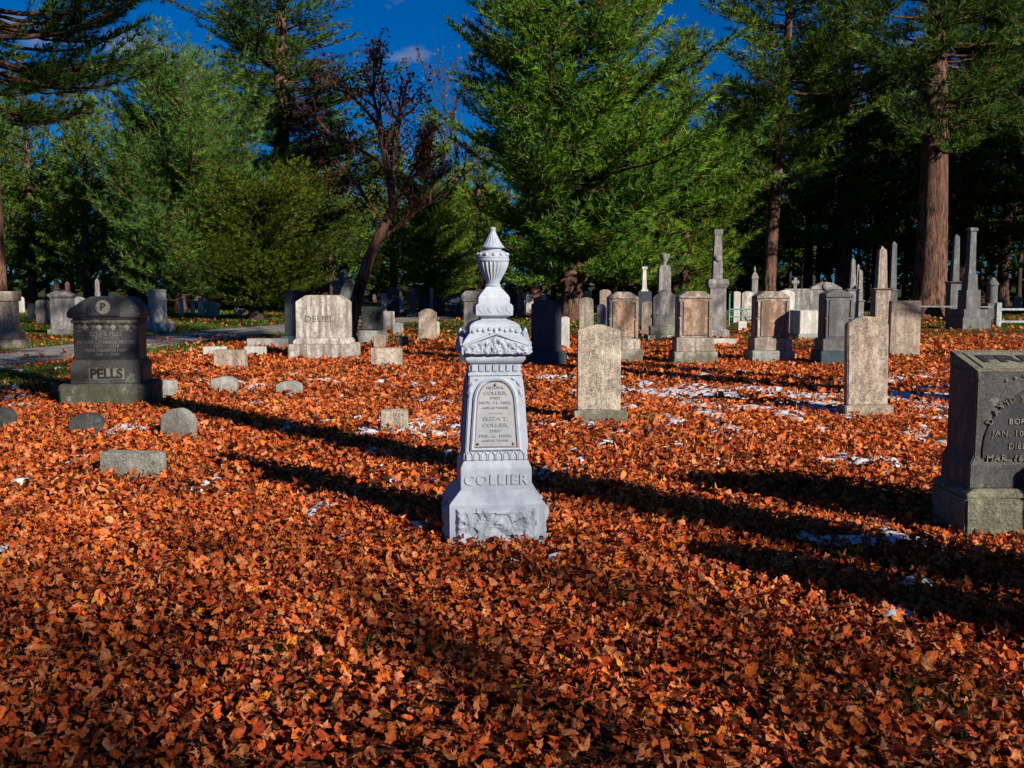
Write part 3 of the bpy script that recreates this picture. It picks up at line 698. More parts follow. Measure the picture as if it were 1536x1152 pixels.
# ------------------------------------------------------------------ tablets and brown monuments, middle distance
stone('tan_gravestone', 'pale tan lichen-spotted tablet right of the COLLIER monument', 866, 932, 487, 632, 'gable', .11, 'tanstone', [(861, 942, 617)], rot=R(-2), lean=R(-2), tmats=['mossbase'])
stone('arched_gravestone', 'pinkish weathered tablet with a shallow arched top standing alone at right', 1271, 1336, 475, 620, 'arch', .11, 'pinkstone', [(1264, 1342, 609)], rot=R(8), lean=R(-2.5), tmats=['pinkstone'])
stone('rough_square_gravestone', 'square-topped brown tablet right behind the lone arched tablet', 1333, 1380, 451, 533, 'flat', .13, 'pinkstone', rot=R(4), rough=.004)
def brown(name, label, x0, x1, yt, yb, b1, b2, shape='clip', mats=('mossbase', 'browntrim'), panel='brown', body='browntrim'):
    o = stone(name, label, x0, x1, yt, yb, shape, .42, body, [(x0 - 7, x1 + 7, b1), (x0 - 3, x1 + 3, b2)], cat='monument', tmats=list(mats), tname='die', r=(.16 if shape == 'clip' else None))
    X, Y = gp((x0 + x1) / 2, yb); sc = Y / F; w = (x1 - x0) * sc; z0 = zat(Y, b2); z1 = zat(Y, yt)
    bm = prism(outline('arch', w * .72, (z1 - z0) * .80, z0 + .04, .05), .03, .006); p = bmobj('front_panel', bm, M[panel], o); p.location = (0, -.215, 0)
    for s in (-1, 1):
        for (za, zb) in ((.03, .42), (.46, .80)):
            bm = boxbm(w * .075, .05, z0 + (z1 - z0) * za, z0 + (z1 - z0) * zb, .006); q = bmobj('pilaster', bm, M[body], o); q.location = (s * w * .43, -.212, 0)
    bm = boxbm(w * .98, .06, z0 + (z1 - z0) * .855, z0 + (z1 - z0) * .885, .006); q = bmobj('moulding', bm, M[body], o); q.location = (0, -.205, 0)
    return o
brown('brownstone_monument', 'brownstone monument with a mossy base directly behind the pale tan tablet', 913, 958, 438, 541, 525, 509)
brown('brownstone_monument', 'brownstone monument with mossy base in front of the tall tapered column', 1018, 1069, 437, 545, 528, 507)
brown('brownstone_monument', 'dark rust-brown monument on a pale base left of the marble box', 1135, 1185, 437, 541, 526, 508, mats=('greygranite', 'browntrim'))
brown('brownstone_monument', 'shadowy blackish-brown monument with arched top behind the lone arched tablet', 1238, 1280, 435, 546, 527, 509, 'arch', mats=('slatebase', 'darkcol'), panel='darkcol', body='darkcol')  # its shade is put into the dark stone colours
stone('slate_gravestone', 'dark blue-black slab on a low base right of the COLLIER monument', 797, 842, 450, 546, 'arch', .2, 'slate', [(790, 849, 528)], tmats=['slatebase'], r=.08)  # shade on this slab is painted as its stone colour
stone('small_white_gravestone', 'narrow pale stone half hidden behind the dark slab', 842, 854, 475, 520, 'arch', .12, 'white', rot=R(-10))
stone('leaning_gravestone', 'slim white stone leaning above the top of the tan tablet', 869, 890, 446, 508, 'arch', .12, 'tanstone', lean=R(3), rot=R(-12))
stone('narrow_gravestone', 'narrow grey stone with rounded top right of the slim leaning one', 895, 909, 456, 505, 'round', .12, 'greygranite')
stone('shaded_gravestone', 'broad grey-brown stone in shade left of the nearest brownstone monument', 899, 916, 434, 487, 'arch', .2, 'pinkstone')
stone('gothic_gravestone', 'grey stone with a pointed arch top and carved disc between two brownstone monuments', 980, 1017, 434, 507, 'gothic', .25, 'greycol', [(972, 1020, 503), (976, 1019, 490)], tmats=['marble', 'mossbase', 'greycol'])
stone('side_gravestone', 'low weathered stone touching the left of the pointed-arch stone', 962, 982, 452, 502, 'arch', .15, 'pinkstone', [(959, 984, 496)])
column('urn_column', 'stepped grey column topped by a small urn behind the pointed-arch stone', 997, 494, [('base', 4, [(13, 494), (13, 470)]), ('shaft', 4, [(10.5, 470), (9.5, 437), (9.5, 436)]), ('upper_shaft', 4, [(9, 436), (8.5, 402), (6, 398)]), ('urn', 16, [(3, 398), (3, 395), (5, 390), (8, 384), (8.5, 381), (3, 380)])])
column('short_column', 'thin pale column standing on a dark block among the pines', 967, 482, [('pedestal', 4, [(10, 482), (10, 437)]), ('shaft', 4, [(5.5, 437), (5.5, 435), (3.6, 434), (2.6, 404)]), ('cap', 4, [(4, 404), (4, 400)])], 'white', mats={'pedestal': 'slate'})
o = column('tapered_column', 'tallest tapered grey column with a carved wreath and wide cap block', 1077, 506, [('base', 4, [(17, 506), (17, 496), (15, 494)]), ('pedestal', 4, [(12.5, 494), (12, 432)]), ('cornice', 4, [(13, 432), (16, 425), (14, 419), (8, 418)]), ('shaft', 4, [(7.6, 418), (5.2, 352)]), ('cap', 4, [(6.4, 352), (6.6, 346), (5.4, 344)])], 'greycol')
bm = bmesh.new(); bmesh.ops.create_uvsphere(bm, u_segments=10, v_segments=6, radius=.1); w_ = bmobj('carved_wreath', bm, M['greycol'], o, True); w_.scale = (1, .4, 1); w_.location = (0, -.145, zat(29.2, 388))
stone('white_kerb_stone', 'low bright kerb block at the foot of the tapered column', 1069, 1105, 508, 516, 'flat', .25, 'white', cat='kerb stone')
stone('paired_gravestone', 'left and narrower of two pale slabs behind the teal frame', 1100, 1110, 437, 482, 'arch', .15, 'white', group=None)
stone('paired_gravestone', 'wider of two pale slabs behind the teal frame', 1112, 1131, 437, 482, 'arch', .15, 'marble')
stone('small_block_marker', 'little white block below the teal frame', 1107, 1120, 482, 493, 'flat', .2, 'white')
column('spire_monument', 'small pointed grey spire with a finial left of the leaning pine trunk', 1132, 478, [('base', 4, [(7, 478), (7, 445)]), ('shaft', 4, [(5, 445), (4.2, 418)]), ('gable', 4, [(5.4, 418), (5, 415), (1.5, 408)]), ('finial', 8, [(1.2, 408), (1.8, 404), (.5, 399)])], 'greycol')
stone('scroll_gravestone', 'white stone with angled foot tucked behind the dark rust-brown monument', 1166, 1192, 435, 500, 'arch', .2, 'white', [(1162, 1194, 490)])
stone('marble_box_tomb', 'veined white marble box with a dark shaded left side', 1197, 1240, 466, 506, 'flat', .75, 'white', [(1194, 1242, 501)], rot=R(7), cat='tomb', tname='block', tmats=['greygranite'])
stone('wide_family_monument', 'wide grey stone slab behind the marble box, without carving on its flat top', 1176, 1214, 433, 478, 'flat', .3, 'greycol')
o = stone('pediment_monument', 'wide grey monument with a curved pediment and disc behind the marble box', 1214, 1262, 434, 478, 'flat', .35, 'greycol', cat='monument', tname='body')
_X, _Y = gp(1238, 478); _s = _Y / F
pv_ = [(-24 * _s, 0), (24 * _s, 0), (22 * _s, 3 * _s), (8 * _s, 10 * _s), (0, 11 * _s), (-8 * _s, 10 * _s), (-22 * _s, 3 * _s)]
bm = prism(pv_, .42, .01); pd = bmobj('pediment', bm, M['greycol'], o); pd.location = (0, 0, zat(_Y, 434) - .002)
bm = loft([(6 * _s, 0), (6 * _s, .05), (5 * _s, .07)], 20); ds = bmobj('disc', bm, M['greycol'], o, True); ds.location = (0, -.20, zat(_Y, 429)); ds.rotation_euler = (math.pi / 2, 0, 0)
o = stone('cross_gravestone', 'small grey stone cross above the wide family slab', 1189, 1194, 416, 476, 'flat', .2, 'greycol', cat='cross', tname='upright')
_X, _Y = gp(1191.5, 476); _s = _Y / F
bmobj('cross_arm', boxbm(11 * _s, .22, zat(_Y, 425), zat(_Y, 421), .005), M['greycol'], o)
stone('pale_post_stone', 'bright narrow post stone against the wide grey slab', 1201, 1208, 435, 474, 'flat', .2, 'white')
def obelisk(label, xc, yb, bw, by, sw, yt, mat='greycol', capw=None, mats=None):
    segs = [('base', 4, [(bw + 2.5, yb), (bw + 2.5, yb - 4)]), ('pedestal', 4, [(bw, yb - 4), (bw, by + 3)]), ('cornice', 4, [(bw + .5, by + 3), ((capw or bw + 2), by + 1), (sw + 1, by)]), ('shaft', 4, [(sw, by), (sw * .72, yt + sw * .9), (.3, yt)])]
    return column('obelisk', label, xc, yb, segs, mat, group='stone obelisks', mats=mats)
obelisk('thin grey obelisk just behind the shadowy blackish-brown monument', 1280, 486, 8, 433, 4.2, 387)
obelisk('slender obelisk, farther of a close pair at the wood edge', 1287, 474, 4.5, 440, 2.4, 396)
obelisk('short pale obelisk with a knob-like top right of the close pair', 1291, 478, 5, 450, 3.6, 404)
obelisk('brownish obelisk on a gabled pedestal left of the huge pine trunk', 1324, 494, 11, 432, 7.5, 369, 'pinkstone', capw=14)
obelisk('dim grey obelisk touching the huge pine trunk on its left', 1340, 478, 6, 434, 4.6, 362, 'darkcol')  # dim because shade is put into its colour
obelisk('dark obelisk on a wide-capped pedestal right of the huge pine trunk', 1435, 480, 9, 422, 5, 351, 'darkcol', 13)
column('obelisk', 'dark square column on a stepped base near the right edge', 1462, 492, [('plinth', 4, [(23, 492), (23, 476)]), ('base', 4, [(19, 476), (19, 464)]), ('pedestal', 4, [(11.5, 464), (11.5, 435)]), ('lower_shaft', 4, [(8.5, 435), (7.5, 411)]), ('shaft', 4, [(5.6, 411), (4.6, 346)]), ('cap', 4, [(6.4, 346), (6.4, 342), (4, 341)])], 'darkcol', rot=R(8), group='stone obelisks')
column('urn_column', 'squat dark column with a rounded top at the far right', 1491, 478, [('base', 4, [(10, 478), (10, 455)]), ('shaft', 12, [(8, 455), (7.5, 428)]), ('cap', 12, [(9, 428), (9, 425), (5, 420), (2, 416)])], 'darkcol')
stone('far_gravestone', 'small pale stone beyond the fence at the right edge', 1521, 1532, 444, 466, 'arch', .2, 'greygranite')
stone('far_gravestone', 'small rounded stone beside the squat dark column', 1500, 1507, 447, 468, 'round', .2, 'greygranite')

# ------------------------------------------------------------------ stones on the left and centre
stone('oblong_gravestone', 'dark-stained oblong block left of the DEUEL monument', 320, 367, 525, 550, 'flat', .22, 'pinkstone')
stone('oblong_gravestone', 'rose-grey oblong block right of the leaning tree', 556, 602, 522, 548, 'flat', .22, 'tanstone')
stone('low_grave_marker', 'low white slab on the grass, left of two behind the dark-stained block', 304, 337, 520, 531, 'flat', .2, 'white', rot=R(3))
stone('low_grave_marker', 'low white slab right of the dark-stained block', 366, 399, 520, 531, 'flat', .2, 'white', rot=R(-3))
stone('low_grave_marker', 'pale flat-topped marker in the leaves below the dark-stained block', 315, 353, 565, 584, 'arch', .2, 'greygranite', rot=R(5))
stone('low_grave_marker', 'small pale marker in the leaves below the DEUEL monument', 413, 450, 572, 588, 'arch', .2, 'greygranite', rot=R(-3))
stone('square_grave_marker', 'lichen-blotched square marker left of the COLLIER shaft', 571, 610, 615, 644, 'flat', .16, 'tanstone', rot=R(-4), rough=.003)
stone('round_grave_marker', 'grey-green marker with rounded top in front of the PELLS monument, lit', 240, 289, 613, 651, 'arch', .16, 'markerstone', rot=R(-14), r=.10)
stone('round_grave_marker', 'dark low marker with rounded top directly below the PELLS plinth', 101, 150, 621, 646, 'round', .2, 'granite', r=.12)
stone('round_grave_marker', 'dark rounded marker cut by the left edge', -26, 14, 613, 639, 'round', .2, 'granite', r=.10)
stone('slab_grave_marker', 'long tilted lichened slab, nearest marker at lower left', 147, 240, 679, 706, 'flat', .18, 'markerstone', rot=R(-9), rough=.006)
stone('small_block_marker', 'pale small block peeping out right of the PELLS plinth', 241, 260, 571, 591, 'flat', .2, 'greygranite')
stone('shaded_gravestone', 'tall blue-black slab in shade left of the DEUEL monument', 427, 456, 435, 517, 'arch', .3, 'slate', [(421, 462, 504)], tmats=['slatebase'])
column('urn_column', 'dark round column with an urn top behind the DEUEL monument', 512, 519, [('base', 4, [(18, 519), (18, 508)]), ('drum', 20, [(15, 508), (15, 432), (16, 428)]), ('cornice', 20, [(17, 428), (17, 423), (12, 420)]), ('urn', 16, [(5, 420), (8, 417), (5, 411), (2, 408)])], 'darkcol')
o = stone('slant_gravestone', 'dark grey slant-faced stone on a rough base right of the leaning tree', 541, 572, 462, 514, 'flat', .35, 'granite', [(537, 578, 496)], tmats=['greygranite'], lean=R(-8))
stone('stained_gravestone', 'pale stone with brown streaks beside the slant-faced stone', 571, 591, 467, 494, 'flat', .15, 'marble', rot=R(-6))
stone('small_block_marker', 'little grey block on the grass below the brown-streaked stone', 589, 604, 484, 499, 'arch', .2, 'greygranite', r=.05)
stone('spotted_gravestone', 'rust-spotted tablet with a rounded top on the grass left of COLLIER', 628, 655, 463, 509, 'shoulder', .14, 'pinkstone')
stone('small_white_gravestone', 'slim white stone peeking out behind the rust-spotted tablet', 652, 659, 482, 500, 'arch', .12, 'white')
stone('small_block_marker', 'brown lichened block in front of the slant-faced stone', 560, 577, 501, 521, 'arch', .2, 'pinkstone', r=.05)
stone('small_block_marker', 'grey-brown block on the grass below the little grey block', 595, 612, 505, 521, 'flat', .2, 'olive')
column('capped_pillar', 'square grey pillar with a heavy cap just left of the urn', 706, 501, [('plinth', 4, [(18, 501), (18, 497)]), ('base', 4, [(15, 497), (15, 490), (12, 488)]), ('shaft', 4, [(11, 488), (10.5, 452)]), ('cap', 4, [(12, 452), (14, 447), (14, 443), (9, 437), (8, 436)])], 'greycol')
stone('side_marker', 'dark blue block in the shadow left of COLLIER, behind the gabled cap', 688, 706, 510, 545, 'flat', .3, 'slate')
for (x0, x1, yt, yb, sh, mt, lab) in (  # the dark blue slabs carry tree shade in their colour
    (571, 580, 440, 470, 'flat', 'white', 'sunlit white stone left of the row of dark blue slabs'),
    (580, 599, 431, 473, 'shoulder', 'slate', 'first of the dark blue slabs, with a hooded top'),
    (599, 605, 447, 470, 'flat', 'white', 'thin sunlit stone between two dark blue slabs'),
    (610, 625, 430, 474, 'round', 'slate', 'round-topped dark blue slab in the tree shade'),
    (627, 647, 444, 472, 'flat', 'slate', 'square dark blue slab behind the rust-spotted tablet'),
    (645, 650, 432, 472, 'flat', 'tanstone', 'narrow tan stone edge among the dark blue slabs'),
    (651, 667, 445, 472, 'arch', 'slate', 'dark blue slab right of the narrow tan stone'),
    (671, 692, 440, 474, 'shoulder', 'slate', 'dark stone with a pale crest left of the capped pillar'),
    (764, 777, 441, 473, 'flat', 'slate', 'dark slab just right of the urn pedestal'),
    (774, 788, 438, 470, 'arch', 'white', 'sunlit white stone right of the urn'),
    (789, 800, 442, 468, 'flat', 'white', 'second sunlit white stone right of the urn'),
    (797, 812, 430, 464, 'round', 'redgranite', 'pinkish rounded stone above the dark slab'),
    (812, 819, 440, 466, 'arch', 'white', 'small white stone left of the central pine trunk'),
    (863, 871, 441, 470, 'arch', 'white', 'white curved stone right of the central pine trunk'),
    (876, 888, 436, 466, 'flat', 'white', 'pale grey stone beneath the central pine boughs'),
    (25, 35, 445, 468, 'shoulder', 'white', 'far white stepped stone at left'),
    (16, 24, 448, 470, 'arch', 'greygranite', 'far grey stone beside the white stepped one'),
    (41, 50, 455, 478, 'arch', 'slate', 'small dark stone left of the pale clipped slab'),
    (54, 74, 450, 484, 'clip', 'pinkstone', 'pale clipped-corner slab left of the pedestal tomb'),
    (84, 106, 459, 499, 'round', 'slate', 'dark rounded slab in front of the pedestal tomb'),
    (106, 127, 445, 478, 'arch', 'greygranite', 'grey stone peeping over the left of the PELLS cap'),
    (297, 306, 446, 472, 'arch', 'white', 'far white stone, leftmost under the yew'),
    (309, 328, 447, 474, 'gable', 'tanstone', 'far pale stone between the trunks under the yew'),
    (352, 367, 443, 472, 'flat', 'tanstone', 'far pale block, rightmost under the yew'),
    (269, 274, 447, 472, 'arch', 'white', 'thin far white stone left of the yew trunks'),
    (286, 291, 452, 470, 'arch', 'greygranite', 'tiny far grey stone left of the yew trunks')):
    stone('far_gravestone', lab, x0, x1, yt, yb, sh, .2, mt, rot=R(rnd.uniform(-8, 8)), lean=R(rnd.uniform(-4, 3)))
obelisk('left of two reddish obelisks behind the pedestal tomb', 83, 478, 5, 445, 3.2, 417, 'redgranite')
obelisk('right of two reddish obelisks behind the pedestal tomb', 100, 482, 5.5, 456, 3.6, 422, 'redgranite')
obelisk('pinkish thin obelisk right of the urn', 781, 474, 5, 446, 4, 414, 'redgranite')
obelisk('pale thin spire rising behind the PELLS cap', 145, 474, 4, 446, 3, 418, 'greycol')
column('pedestal_tomb', 'grey pedestal tomb with a shallow pediment cap at left', 88, 500, [('base', 4, [(17, 500), (17, 494)]), ('body', 4, [(13, 494), (13, 447)]), ('cornice', 4, [(14, 447), (16, 444), (16, 441)]), ('cap', 4, [(15, 441), (9, 437), (3, 436)])], 'greycol')
column('square_pillar', 'tall square brown-grey pillar cut by the left edge', 5, 519, [('plinth', 4, [(22, 519), (22, 509)]), ('base', 4, [(17, 509), (17, 500), (13, 497)]), ('shaft', 4, [(11, 497), (11, 452)]), ('cap', 4, [(13, 452), (14, 449), (14, 437)])], 'pinkstone', rot=R(5))
column('drum_monument', 'grey drum-like monument right behind the PELLS monument', 231, 497, [('base', 4, [(19, 497), (19, 486), (16, 482)]), ('drum', 20, [(13.5, 482), (13, 437)]), ('cap', 20, [(13.6, 437), (13.6, 434.5)])], 'greygranite')

# stones outside the frame whose shadows fall into it
def plain(name, label, X, Y, w, h, shape, mat, d=.14):
    o = bmobj(name, prism(outline(shape, w, h + .05, -.05), d, .01), M[mat]); o.location = (X, Y, 0); FOOT.append((X, Y, w / 2, d / 2, 0)); return tag(o, label, 'gravestone')
plain('round_gravestone', 'round-topped gravestone just outside the right edge, known by its shadow', 2.52, 4.1, .60, 1.08, 'round', 'marble')
plain('square_gravestone', 'square gravestone outside the right edge, shading the DAVID monument', 4.32, 5.0, .75, 1.2, 'clip', 'granite', .3)

# ------------------------------------------------------------------ fence at right, teal frame
X0, Y0 = gp(1496, 488); fo = empty('rail_fence', (X0, Y0, 0)); sc = Y0 / F
for dx, tall in ((-3.0, 0), (0, 1), (2.4, 1), (4.8, 1), (7.2, 1)):
    bm = boxbm(.19, .19, -.1, .86, .015); p = bmobj('post', bm, M['paintgrey'], fo); p.location = (dx, 1.2 if dx < 0 else 0, 0)
for dx in (0, 2.4, 4.8):
    for z in (.18, .62):
        bm = boxbm(2.21, .07, z - .04, z + .04, .01); p = bmobj('rail', bm, M['paintgrey'], fo); p.location = (dx + 1.2, 0, 0)
for z in (.70,):
    a, b_ = Vector((-2.9, 1.2, z)), Vector((-.1, 0, z)); d = b_ - a
    bm = boxbm(d.length, .06, -.03, .03, .01); p = bmobj('rail', bm, M['paintgrey'], fo); p.location = (a + b_) / 2; p.rotation_euler = (0, 0, math.atan2(d.y, d.x))
tag(fo, 'grey post-and-rail fence running out of the right edge', 'fence')
X0, Y0 = gp(1113, 487); fo = empty('teal_frame', (X0, Y0, 0)); sc = Y0 / F
for dx in (-19.5, 19.5):
    T = Tubes(); T.add([(dx * sc, 0, -.05), (dx * sc, 0, zat(Y0, 441))], [.03, .025], 8); link(bpy.data.objects.new('upright', T.mesh('upright', M['teal'])), fo)
for y in (464, 475):
    T = Tubes(); T.add([(-19.5 * sc, 0, zat(Y0, y)), (19.5 * sc, 0, zat(Y0, y))], [.025, .025], 8); link(bpy.data.objects.new('cross_bar', T.mesh('cross_bar', M['teal'])), fo)
T = Tubes(); T.add([((10 + 6 * math.cos(a)) * sc, -.03, zat(Y0, 475) + 6 * math.sin(a) * sc) for a in np.linspace(math.pi, 2 * math.pi, 9)], [.035] * 9, 6)
link(bpy.data.objects.new('hanging_hoop', T.mesh('hanging_hoop', M['wreath'])), fo)
tag(fo, 'thin teal metal frame with crossbars before the pair of pale slabs', 'metal frame')

# ------------------------------------------------------------------ snow remnants
def snowmask(X, Y):
    n = fbm(X * 3.4 + 3, Y * 2.2 + 8, 5); reg = np.zeros(np.shape(X))
    for px, py, r, a in ((1110, 590, 1.9, 1.2), (1200, 606, 1.6, 1.2), (1010, 585, 1.4, 1.1), (1395, 592, 1.6, 1.25), (1480, 585, 1.4, .9), (930, 580, .8, .8), (1050, 625, 1.0, .75),
                         (860, 640, .8, .6), (620, 632, .9, .8), (560, 612, .9, .6), (420, 622, .9, .6), (350, 575, 1.0, .6), (660, 600, .8, .7), (590, 792, .26, .9), (632, 783, .24, 1.15),
                         (480, 745, .5, .6), (1290, 825, .36, .7), (1350, 838, .28, .75), (1180, 640, .9, .5), (1420, 910, .25, .65), (40, 590, 1.2, .6), (190, 640, .4, .7), (800, 715, .3, .6),
                         (1370, 640, .8, .7), (520, 570, 1.3, .45), (950, 560, 1.2, .7), (830, 563, .9, .8), (1300, 565, 1.5, .8), (560, 690, .6, .6), (1395, 700, .7, .6), (370, 715, .3, .7), (1130, 700, .5, .4)):
        x, y = gp(px, py); reg = np.maximum(reg, a * np.exp(-((X - x) / r) ** 2 - ((Y - y) / (r * 1.1)) ** 2))
    return np.clip(reg, 0, 1.2) * .34 + n - .765
sx = np.arange(-9, 9.5, .035); sy = np.arange(4.2, 18.5, .04); SX, SY = np.meshgrid(sx, sy); m_ = snowmask(SX, SY)
hz = .012 + np.sqrt(np.clip(m_, 0, .2)) * .10 + .012 * (fbm(SX * 9, SY * 9) - .5)
hz = np.where(m_ > 0, hz, -.02)
ok = (m_ > -.012)
vi = np.full(SX.shape, -1); 
fm = ok[:-1, :-1] & ok[1:, :-1] & ok[:-1, 1:] & ok[1:, 1:]
need = np.zeros(SX.shape, bool); need[:-1, :-1] |= fm; need[1:, :-1] |= fm; need[:-1, 1:] |= fm; need[1:, 1:] |= fm
vi[need] = np.arange(need.sum())
Vs = np.stack([SX[need], SY[need], hz[need]], 1)
Fs = np.stack([vi[:-1, :-1][fm], vi[:-1, 1:][fm], vi[1:, 1:][fm], vi[1:, :-1][fm]], 1)
sm, t, b = newmat('old_snow'); tcn = N(t, 'ShaderNodeTexCoord')
t.links.new(mixc(t, ramp(t, gnoise(30), .35, .65), (.50, .53, .58), (.66, .69, .73)), b.inputs['Base Color']); b.inputs['Roughness'].default_value = .8
snow = link(bpy.data.objects.new('snow', npmesh('snow', Vs, Fs, sm, None, 4, True))); tag(snow, 'thin melting snow patches between the fallen leaves', 'snow', None, 'stuff')

# ------------------------------------------------------------------ fallen leaves
rs = np.random.RandomState(11)
def leaf_template(k):
    r_ = np.random.RandomState(100 + k)
    tips = [(-90, .30), (-52, .34), (-28, .74), (-2, .46), (22, .92), (52, .50), (90, 1.05), (128, .50), (158, .92), (182, .46), (208, .74), (232, .34)]
    P = [(0.0, 0.05)]
    for a, r in tips:
        r = r * r_.uniform(.72, 1.12) * .8 + .13; a += r_.uniform(-9, 9); P.append((r * math.cos(R(a)), r * math.sin(R(a))))
    if k % 5 in (1, 3):
        P = [(0.0, 0.0)]; tips = [(a, 1) for a in range(0, 360, 45)]
        for a, _ in tips:
            P.append((.92 * r_.uniform(.75, 1.15) * math.cos(R(a)), .55 * r_.uniform(.7, 1.25) * math.sin(R(a))))
    P = np.array(P); cx, cy, c2 = r_.uniform(-1.0, 1.25), r_.uniform(-.9, 1.2), r_.uniform(-.9, .9)
    z = cx * P[:, 0] ** 2 + cy * P[:, 1] ** 2 + c2 * P[:, 0] * P[:, 1] + r_.normal(0, .17, len(P)); z[0] = r_.uniform(-.05, .05)
    sq = 1 - .25 * abs(cx); V = np.stack([P[:, 0] * sq, P[:, 1] * (1 - .2 * abs(cy)), z], 1)
    n = len(tips); Fc = np.array([(0, 1 + i, 1 + (i + 1) % n) for i in range(n)])
    return V, Fc
TPL = [leaf_template(k) for k in range(20)]
PAL = np.array([(.64, .178, .050), (.58, .140, .036), (.68, .29, .130), (.45, .085, .024), (.74, .205, .03), (.34, .062, .022), (.62, .25, .105), (.80, .33, .04), (.20, .048, .022), (.55, .14, .05)]) * np.array([1.06, .91, .78])
PALW = np.array([.16, .14, .17, .12, .07, .08, .14, .02, .06, .04]); PALW /= PALW.sum()
def rotmats(n, tilt):
    az = rs.rand(n) * 2 * np.pi; ta = rs.rand(n) * 2 * np.pi; tl = np.abs(rs.normal(0, tilt, n)); tl = np.minimum(tl, 1.5)
    flip = rs.rand(n) < .45
    ax = np.stack([np.cos(ta), np.sin(ta), np.zeros(n)], 1); c, s = np.cos(tl), np.sin(tl); C = 1 - c
    K = np.zeros((n, 3, 3)); x, y = ax[:, 0], ax[:, 1]
    K[:, 0, 0] = c + x * x * C; K[:, 0, 1] = x * y * C; K[:, 0, 2] = y * s
    K[:, 1, 0] = x * y * C; K[:, 1, 1] = c + y * y * C; K[:, 1, 2] = -x * s
    K[:, 2, 0] = -y * s; K[:, 2, 1] = x * s; K[:, 2, 2] = c
    Zm = np.zeros((n, 3, 3)); Zm[:, 0, 0] = np.cos(az); Zm[:, 0, 1] = -np.sin(az); Zm[:, 1, 0] = np.sin(az); Zm[:, 1, 1] = np.cos(az); Zm[:, 2, 2] = np.where(flip, -1, 1)
    return K @ Zm
def inside_any(X, Y, pad):
    r = np.zeros(len(X), bool)
    for fx, fy, hw, hd, rot in FOOT:
        c, s = math.cos(-rot), math.sin(-rot); dx, dy = X - fx, Y - fy
        r |= (np.abs(dx * c - dy * s) < hw + pad) & (np.abs(dx * s + dy * c) < hd + pad)
    return r
def scatter(y0, y1, dens, side=.57, extra=1.6):
    A = 0; n = int(dens * ((y1 - y0) * 2 * extra + side * (y1 ** 2 - y0 ** 2)))
    Y = np.sqrt(rs.rand(n) * (y1 ** 2 - y0 ** 2) + y0 ** 2); X = (rs.rand(n) * 2 - 1) * (side * Y + extra)
    return X, Y
def leaf_field(X, Y, size, tilt, zlift):
    n = len(X); Rm = rotmats(n, tilt); sz = size * rs.uniform(.45, 1.3, n)
    lump = fbm(X * 1.1, Y * 1.1) ; z = zlift * rs.rand(n) ** 1.2 + .03 * np.clip(lump - .4, 0, 1) * 2 + .008 + np.where(snowmask(X, Y) > 0, .02, 0)
    col = PAL[rs.choice(len(PAL), n, p=PALW)] * rs.uniform(.72, 1.22, (n, 1)) * rs.uniform(.92, 1.08, (n, 3)) * (.72 + .56 * fbm(X * .8 + 40, Y * .8 + 11))[:, None] ** 1.0
    kind = rs.randint(0, len(TPL), n); Vs, Fs, Cs = [], [], []; base = 0
    for k, (tv, tf) in enumerate(TPL):
        idx = np.where(kind == k)[0]
        if not len(idx): continue
        v = np.einsum('nij,mj->nmi', Rm[idx], tv) * sz[idx][:, None, None]
        v[:, :, 0] += X[idx][:, None]; v[:, :, 1] += Y[idx][:, None]; v[:, :, 2] += (z[idx] + .25 * sz[idx])[:, None]
        v[:, :, 2] = np.maximum(v[:, :, 2], .004)
        m = len(tv); Vs.append(v.reshape(-1, 3)); Fs.append((tf[None] + (base + np.arange(len(idx)) * m)[:, None, None]).reshape(-1, 3)); base += len(idx) * m
        Cs.append(np.repeat(col[idx], m, 0) * rs.uniform(.85, 1.15, (len(idx) * m, 1)))
    return np.concatenate(Vs), np.concatenate(Fs), np.concatenate(Cs)
allV, allF, allC, nb = [], [], [], 0
for (y0, y1, dens, size, tilt, lift, pad) in ((2.4, 7.0, 1150, .0345, .80, .055, .025), (7.0, 13.0, 470, .044, .7, .05, .03), (13.0, 20.0, 190, .058, .55, .045, .04), (20.0, 30.0, 85, .080, .5, .045, .05), (30, 52, 14, .10, .4, .04, .05)):
    X, Y = scatter(y0, y1, dens); keep = rs.rand(len(X)) < leafcover(X, Y) ** 1.0
    sm_ = snowmask(X, Y); keep &= ~((sm_ > 0) & (rs.rand(len(X)) < .60)); keep &= ~inside_any(X, Y, pad)
    v, f, c = leaf_field(X[keep], Y[keep], size, tilt, lift); allV.append(v); allF.append(f + nb); allC.append(c); nb += len(v)
# leaves drifted against the foot of the middle monument
X = rs.uniform(-.55, .35, 260); Y = rs.uniform(5.95, 6.25, 260); k_ = ~inside_any(X, Y, .0); v, f, c = leaf_field(X[k_], Y[k_], .05, .6, .10); allV.append(v); allF.append(f + nb); allC.append(c); nb += len(v)
lm = npmesh('leaf_litter', np.concatenate(allV), np.concatenate(allF), M['litter'], np.concatenate(allC))
lit = link(bpy.data.objects.new('leaf_litter', lm)); tag(lit, 'thick carpet of orange and brown fallen maple leaves', 'fallen leaves', None, 'stuff')
print('litter tris', len(lm.polygons))
